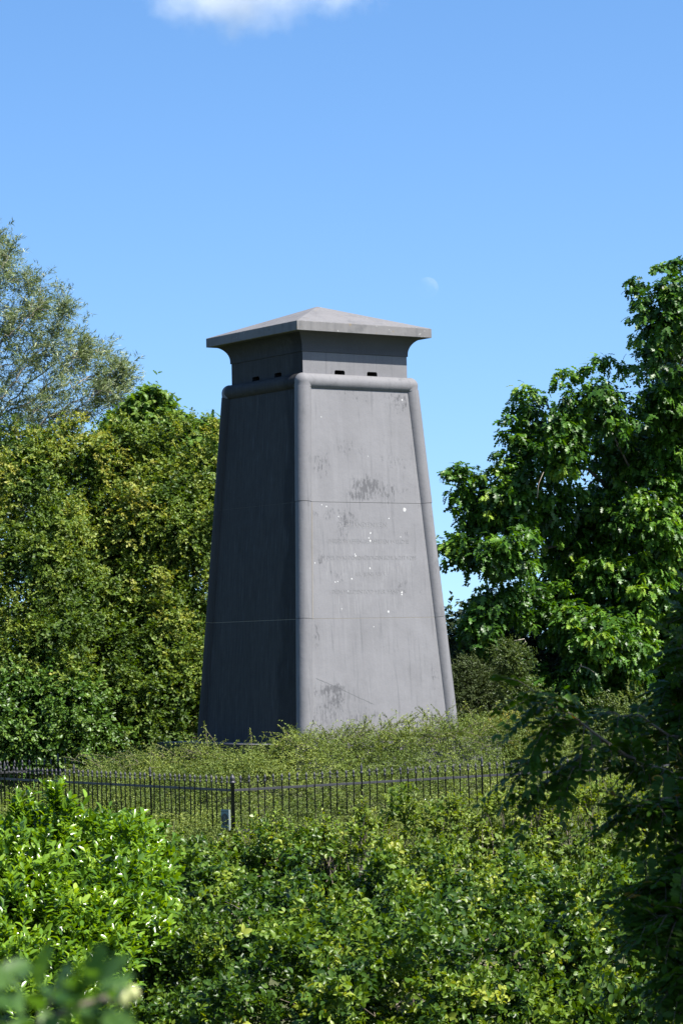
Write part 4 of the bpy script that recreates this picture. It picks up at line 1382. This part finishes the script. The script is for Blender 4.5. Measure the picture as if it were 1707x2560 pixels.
# ---- acacia: branches hanging in from the right, near the camera
M_LOCUST = leaf_mat('acacia_leaf', [(0, (.016, .042, .002)), (.6, (.036, .088, .003)), (.95, (.08, .15, .008)), (1, (.24, .15, .02))], .55, .35, .30)
def acacia():
    base = G(4.0, 12.2)
    b = plant('acacia_tree', 'shaded acacia branches with rows of small oval leaflets hanging in at the lower right', 'tree', base)
    L = Leaves()
    bm = bmesh.new()
    def comp(p, d, ln, tint, n=13, size=.050):
        """A compound leaf: a stalk with paired oval leaflets."""
        d = nrm(d)
        side = nrm(np.cross(d, UP + .25 * rng.normal(size=3)))
        nn = nrm(np.cross(side, d))
        t = np.linspace(.22, 1, n // 2)
        mid = p + d * ln * t[:, None] + np.array([0, 0, -1.0]) * (.28 * ln * t ** 2)[:, None]
        for s in (-1, 1):
            Y = np.repeat((side * s + .28 * d)[None], len(t), 0) + .12 * rng.normal(size=(len(t), 3))
            Y[:, 2] -= rng.uniform(.0, .5)
            N = np.repeat(nn[None], len(t), 0) + .25 * rng.normal(size=(len(t), 3))
            L.add(mid + side * s * .002, Y, N, size * rng.uniform(.85, 1.1, len(t)), tint + .07 * rng.normal(size=len(t)) + (rng.random(len(t)) < .006) * 1.0)
        L.add(mid[-1:], d[None] - np.array([[0, 0, .5]]), nn[None], np.array([size]), np.array([tint]))
        bm_tube(bm, [p, p + d * ln * .4 - UP * .05 * ln, mid[-1]], [.0022, .0018, .001], 4, False)
    def bough(pts, r0, dens, spreadz=.5, lnr=(.13, .23)):
        P0 = np.array([at(p[0] + (45 if dens > 39 else 0), p[1], p[2] * 1.15) for p in pts])
        seg = np.linalg.norm(np.diff(P0, axis=0), axis=1)
        s = np.concatenate([[0], np.cumsum(seg)])
        m = 14
        tt = np.linspace(0, s[-1], m)
        P = np.stack([np.interp(tt, s, P0[:, k]) for k in range(3)], -1)
        P[1:] += rng.normal(size=(m - 1, 3)) * .008
        bm_tube(bm, P, list(np.linspace(r0, .003, m)), 7)
        tg = nrm(np.gradient(P, axis=0))
        for k in range(int(dens * 2.6 * s[-1])):
            f = rng.random() ** .8 * (m - 1)
            i = min(m - 2, int(f))
            p = P[i] + (P[i + 1] - P[i]) * (f - i)
            d = tg[i] * rng.uniform(.1, .9) + rng.normal(size=3) * np.array([.7, .9, spreadz]) + np.array([-.15, 0, -.15])
            comp(p, d, rng.uniform(*lnr), .36 + .14 * rng.normal(), int(rng.choice([11, 13, 15, 17])))
        comp(P[-1], tg[-1], .2, .4)
    # (photo x, photo y, distance) along each bough, from the trunk side to its tip
    bough([(1975, 1960, 11.2), (1745, 1965, 10.9), (1566, 1891, 10.6), (1400, 1769, 10.3), (1325, 1720, 10.2)], .016, 18)
    bough([(1445, 1800, 10.4), (1355, 1820, 10.3), (1348, 1850, 10.3), (1325, 1900, 10.3), (1295, 1930, 10.3)], .007, 13)
    bough([(1505, 1850, 10.5), (1445, 1890, 10.4), (1395, 1940, 10.4), (1355, 1975, 10.4)], .007, 18)
    bough([(1985, 1900, 11.4), (1785, 1850, 11.2), (1665, 1830, 11), (1585, 1790, 10.9), (1525, 1775, 10.8)], .012, 21)
    bough([(1925, 1750, 11.6), (1765, 1690, 11.4), (1715, 1640, 11.3), (1695, 1600, 11.3)], .010, 16)
    bough([(2080, 2060, 10.8), (1880, 2040, 10.6), (1720, 1990, 10.4), (1600, 1990, 10.2), (1520, 2030, 10.2)], .014, 48)
    bough([(1880, 1850, 10.9), (1800, 1960, 10.6), (1750, 2022, 10.4), (1702, 2095, 10.2), (1673, 2131, 10.2), (1665, 2180, 10.1)], .012, 40)
    bough([(2070, 2130, 10.4), (1860, 2110, 10.2), (1720, 2150, 10.0), (1620, 2190, 9.9), (1560, 2220, 9.9)], .014, 62)
    bough([(2080, 2220, 10.2), (1900, 2230, 10.0), (1760, 2270, 9.8), (1640, 2290, 9.7), (1560, 2310, 9.7)], .014, 66)
    bough([(2080, 2330, 10.0), (1900, 2330, 9.8), (1780, 2370, 9.7), (1680, 2420, 9.6), (1650, 2460, 9.6)], .014, 60)
    bough([(2080, 2420, 10.0), (1920, 2430, 9.8), (1820, 2450, 9.7), (1740, 2500, 9.6)], .014, 56)
    bough([(2080, 2540, 9.9), (1920, 2540, 9.7), (1820, 2560, 9.6), (1760, 2600, 9.6)], .014, 60)
    bough([(2020, 2160, 10.9), (1860, 2190, 10.8), (1770, 2210, 10.7), (1680, 2230, 10.6)], .010, 70)
    bough([(2020, 2290, 10.9), (1880, 2300, 10.8), (1800, 2320, 10.7), (1720, 2340, 10.6)], .010, 70)
    bough([(2020, 2000, 11.3), (1880, 2010, 11.2), (1800, 2030, 11), (1740, 2060, 11)], .010, 60)
    bough([(2020, 1900, 11.5), (1880, 1920, 11.4), (1800, 1930, 11.2), (1720, 1950, 11.2)], .010, 60)
    bough([(2020, 2480, 10.6), (1880, 2490, 10.6), (1810, 2500, 10.5), (1760, 2540, 10.5)], .010, 60)
    bough([(1960, 1560, 11.8), (1800, 1600, 11.6), (1720, 1560, 11.5), (1690, 1500, 11.5)], .010, 46)
    bough([(1960, 1450, 12), (1800, 1480, 11.8), (1740, 1500, 11.7), (1690, 1560, 11.6)], .010, 44)
    bough([(1960, 1640, 11.9), (1800, 1650, 11.7), (1700, 1680, 11.6), (1620, 1720, 11.5)], .010, 46)
    bough([(1960, 1680, 11.4), (1800, 1720, 11.3), (1720, 1760, 11.2), (1650, 1780, 11.2)], .010, 40)
    bough([(1960, 1800, 11.4), (1820, 1810, 11.3), (1740, 1840, 11.2), (1690, 1880, 11.2)], .010, 50)
    # unseen crown added right and overhead to shade these boughs and block sky
    cr = [(np.array([2.75, 8.6, 2.9]), .95), (np.array([3.3, 9.6, 2.3]), 1.0), (np.array([3.5, 8.4, 3.6]), 1.1), (np.array([3.1, 10.4, 3.4]), .95), (np.array([2.95, 9.3, 3.9]), .9), (np.array([4.2, 7.4, 4.4]), 1.2), (np.array([3.3, 7.2, 3.2]), .95), (np.array([4.6, 9.4, 3.6]), 1.3), (np.array([3.0, 7.6, 1.9]), .8), (np.array([2.9, 10.9, 2.2]), .85), (np.array([3.7, 11.6, 3.3]), 1.0)]
    cr = [(c * np.array([1.12, 1.15, 1.0]) + np.array([.1, 0, .25]), r_ * 1.1) for c, r_ in cr]
    cr += [(np.array([x_, y_, z_]), 1.15) for x_, y_, z_ in ((2.2, 11.5, 5.9), (3.6, 12.6, 5.2), (1.2, 12.8, 6.3), (2.6, 13.6, 6.0), (3.4, 10.0, 6.0), (2.0, 9.6, 5.6), (4.2, 11.2, 5.4))]
    O = np.concatenate([c + rand_dirs(380) * r_ * rng.uniform(.25, 1.0, (380, 1)) for c, r_ in cr])
    twigs(L, O, nrm(rand_dirs(len(O)) - UP * .2), .28, 13, .062, rng.normal(.4, .1, len(O)), spread=1.0, up=.7, jitter=.3)
    L.build('crown', T_oval(.54, .05, .06), M_LOCUST, b)
    tp = np.array([3.8, 12.0, 2.6])
    bm_tube(bm, crook(base - UP * .3, tp, 6, .03), list(np.linspace(.15, .09, 7)), 12)
    for c, r_ in cr: bm_tube(bm, crook(tp, c, 5, .08), [.05, .045, .04, .03, .02, .012], 7)
    bm_obj('trunk', bm, M_BARK, b, True, True)
acacia()

# ---- blurred oak sprig right in front of the camera
M_SPRIG = leaf_mat('english_oak_leaf', [(0, (.016, .050, .007)), (.5, (.050, .105, .022)), (1, (.10, .17, .045))], .5, .5, .30, (.12, .26, .01))
def sprig():
    D = 2.3
    base = at(-60, 2700, 2.34)
    b = plant('oak_sprig', 'out of focus oak sprig with lobed grey green leaves and two acorns, bottom left corner', 'branch', base)
    L = Leaves()
    # (x, y, dx, dy in photo pixels, size m, facing)
    lv = [(60, 2490, -60, -90, .070, .7), (90, 2470, 30, -120, .075, .7), (130, 2480, 70, -110, .070, .75), (40, 2520, -80, -40, .065, .6), (190, 2440, -50, -90, .055, .6), (220, 2470, 40, -120, .07, .8), (250, 2450, 80, -80, .06, .8), (270, 2480, 90, -30, .06, .7),
          (230, 2500, 110, -40, .065, .5), (100, 2530, 60, 60, .06, .3), (180, 2520, 40, 90, .065, .2), (260, 2530, 90, 60, .07, .6), (60, 2540, -40, 70, .06, .2), (20, 2470, -50, -60, .06, .7), (150, 2500, -90, -60, .07, .8), (300, 2520, 50, 90, .06, .8), (220, 2540, -20, 80, .055, .3),
          (90, 2500, -20, -90, .07, .9), (170, 2470, 20, -60, .06, .4), (10, 2560, -50, 30, .07, .3), (120, 2570, 20, 60, .07, .3), (200, 2420, 60, -60, .05, .8), (320, 2560, 40, 70, .05, .7), (-20, 2500, -60, -40, .07, .7), (50, 2450, 10, -70, .055, .8), (280, 2500, 40, -70, .05, .6)]
    lv += [(rng.uniform(-20, 310), rng.uniform(2425, 2600), rng.uniform(-90, 90), rng.uniform(-60, 110), .055, rng.uniform(-.4, .8)) for _ in range(44)]
    for x, y, dx, dy, s, fc in lv:
        p = at(x, y, D + rng.uniform(-.08, .08))
        q = at(x + dx, y + dy, D + rng.uniform(-.10, .04))
        N = np.array([[rng.normal() * .25, -fc * 1.0, .55]]) + .25 * SUNV
        L.add(p[None], (q - p)[None], N, np.array([s * .62]), np.array([.45 + .28 * rng.normal()]))
    L.build('leaves', T_lobed(4, .66, .50, .12), M_SPRIG, b)
    bm = bmesh.new()
    bm_tube(bm, [at(-60, 2700, 2.34), at(40, 2600, 2.32), at(110, 2545, 2.3), at(165, 2530, 2.29), at(240, 2500, 2.3), at(270, 2490, 2.3)], [.0045, .0038, .0034, .003, .0022, .0012], 8)
    bm_tube(bm, [at(110, 2545, 2.3), at(130, 2500, 2.28), at(150, 2470, 2.28)], [.003, .002, .001], 6)
    bm_tube(bm, [at(240, 2500, 2.3), at(290, 2505, 2.27), at(315, 2500, 2.265)], [.002, .0016, .0012], 6)
    bm_obj('twig', bm, M_BARK, b, True, True)
    M_AC = plain_mat('pale_acorn', (.34, .36, .14), .4, .5)
    for x, y, r in ((308, 2496, 19), (333, 2484, 16)):
        bm = bmesh.new()
        c = Vector(at(x, y, 2.265))
        bmesh.ops.create_uvsphere(bm, u_segments=16, v_segments=12, radius=r / F_PX * 2.265, matrix=Matrix.Translation(c))
        for v in bm.verts:
            v.co.z = c.z + (v.co.z - c.z) * 1.25
        bm_obj('acorn', bm, M_AC, b, True, True)
sprig()
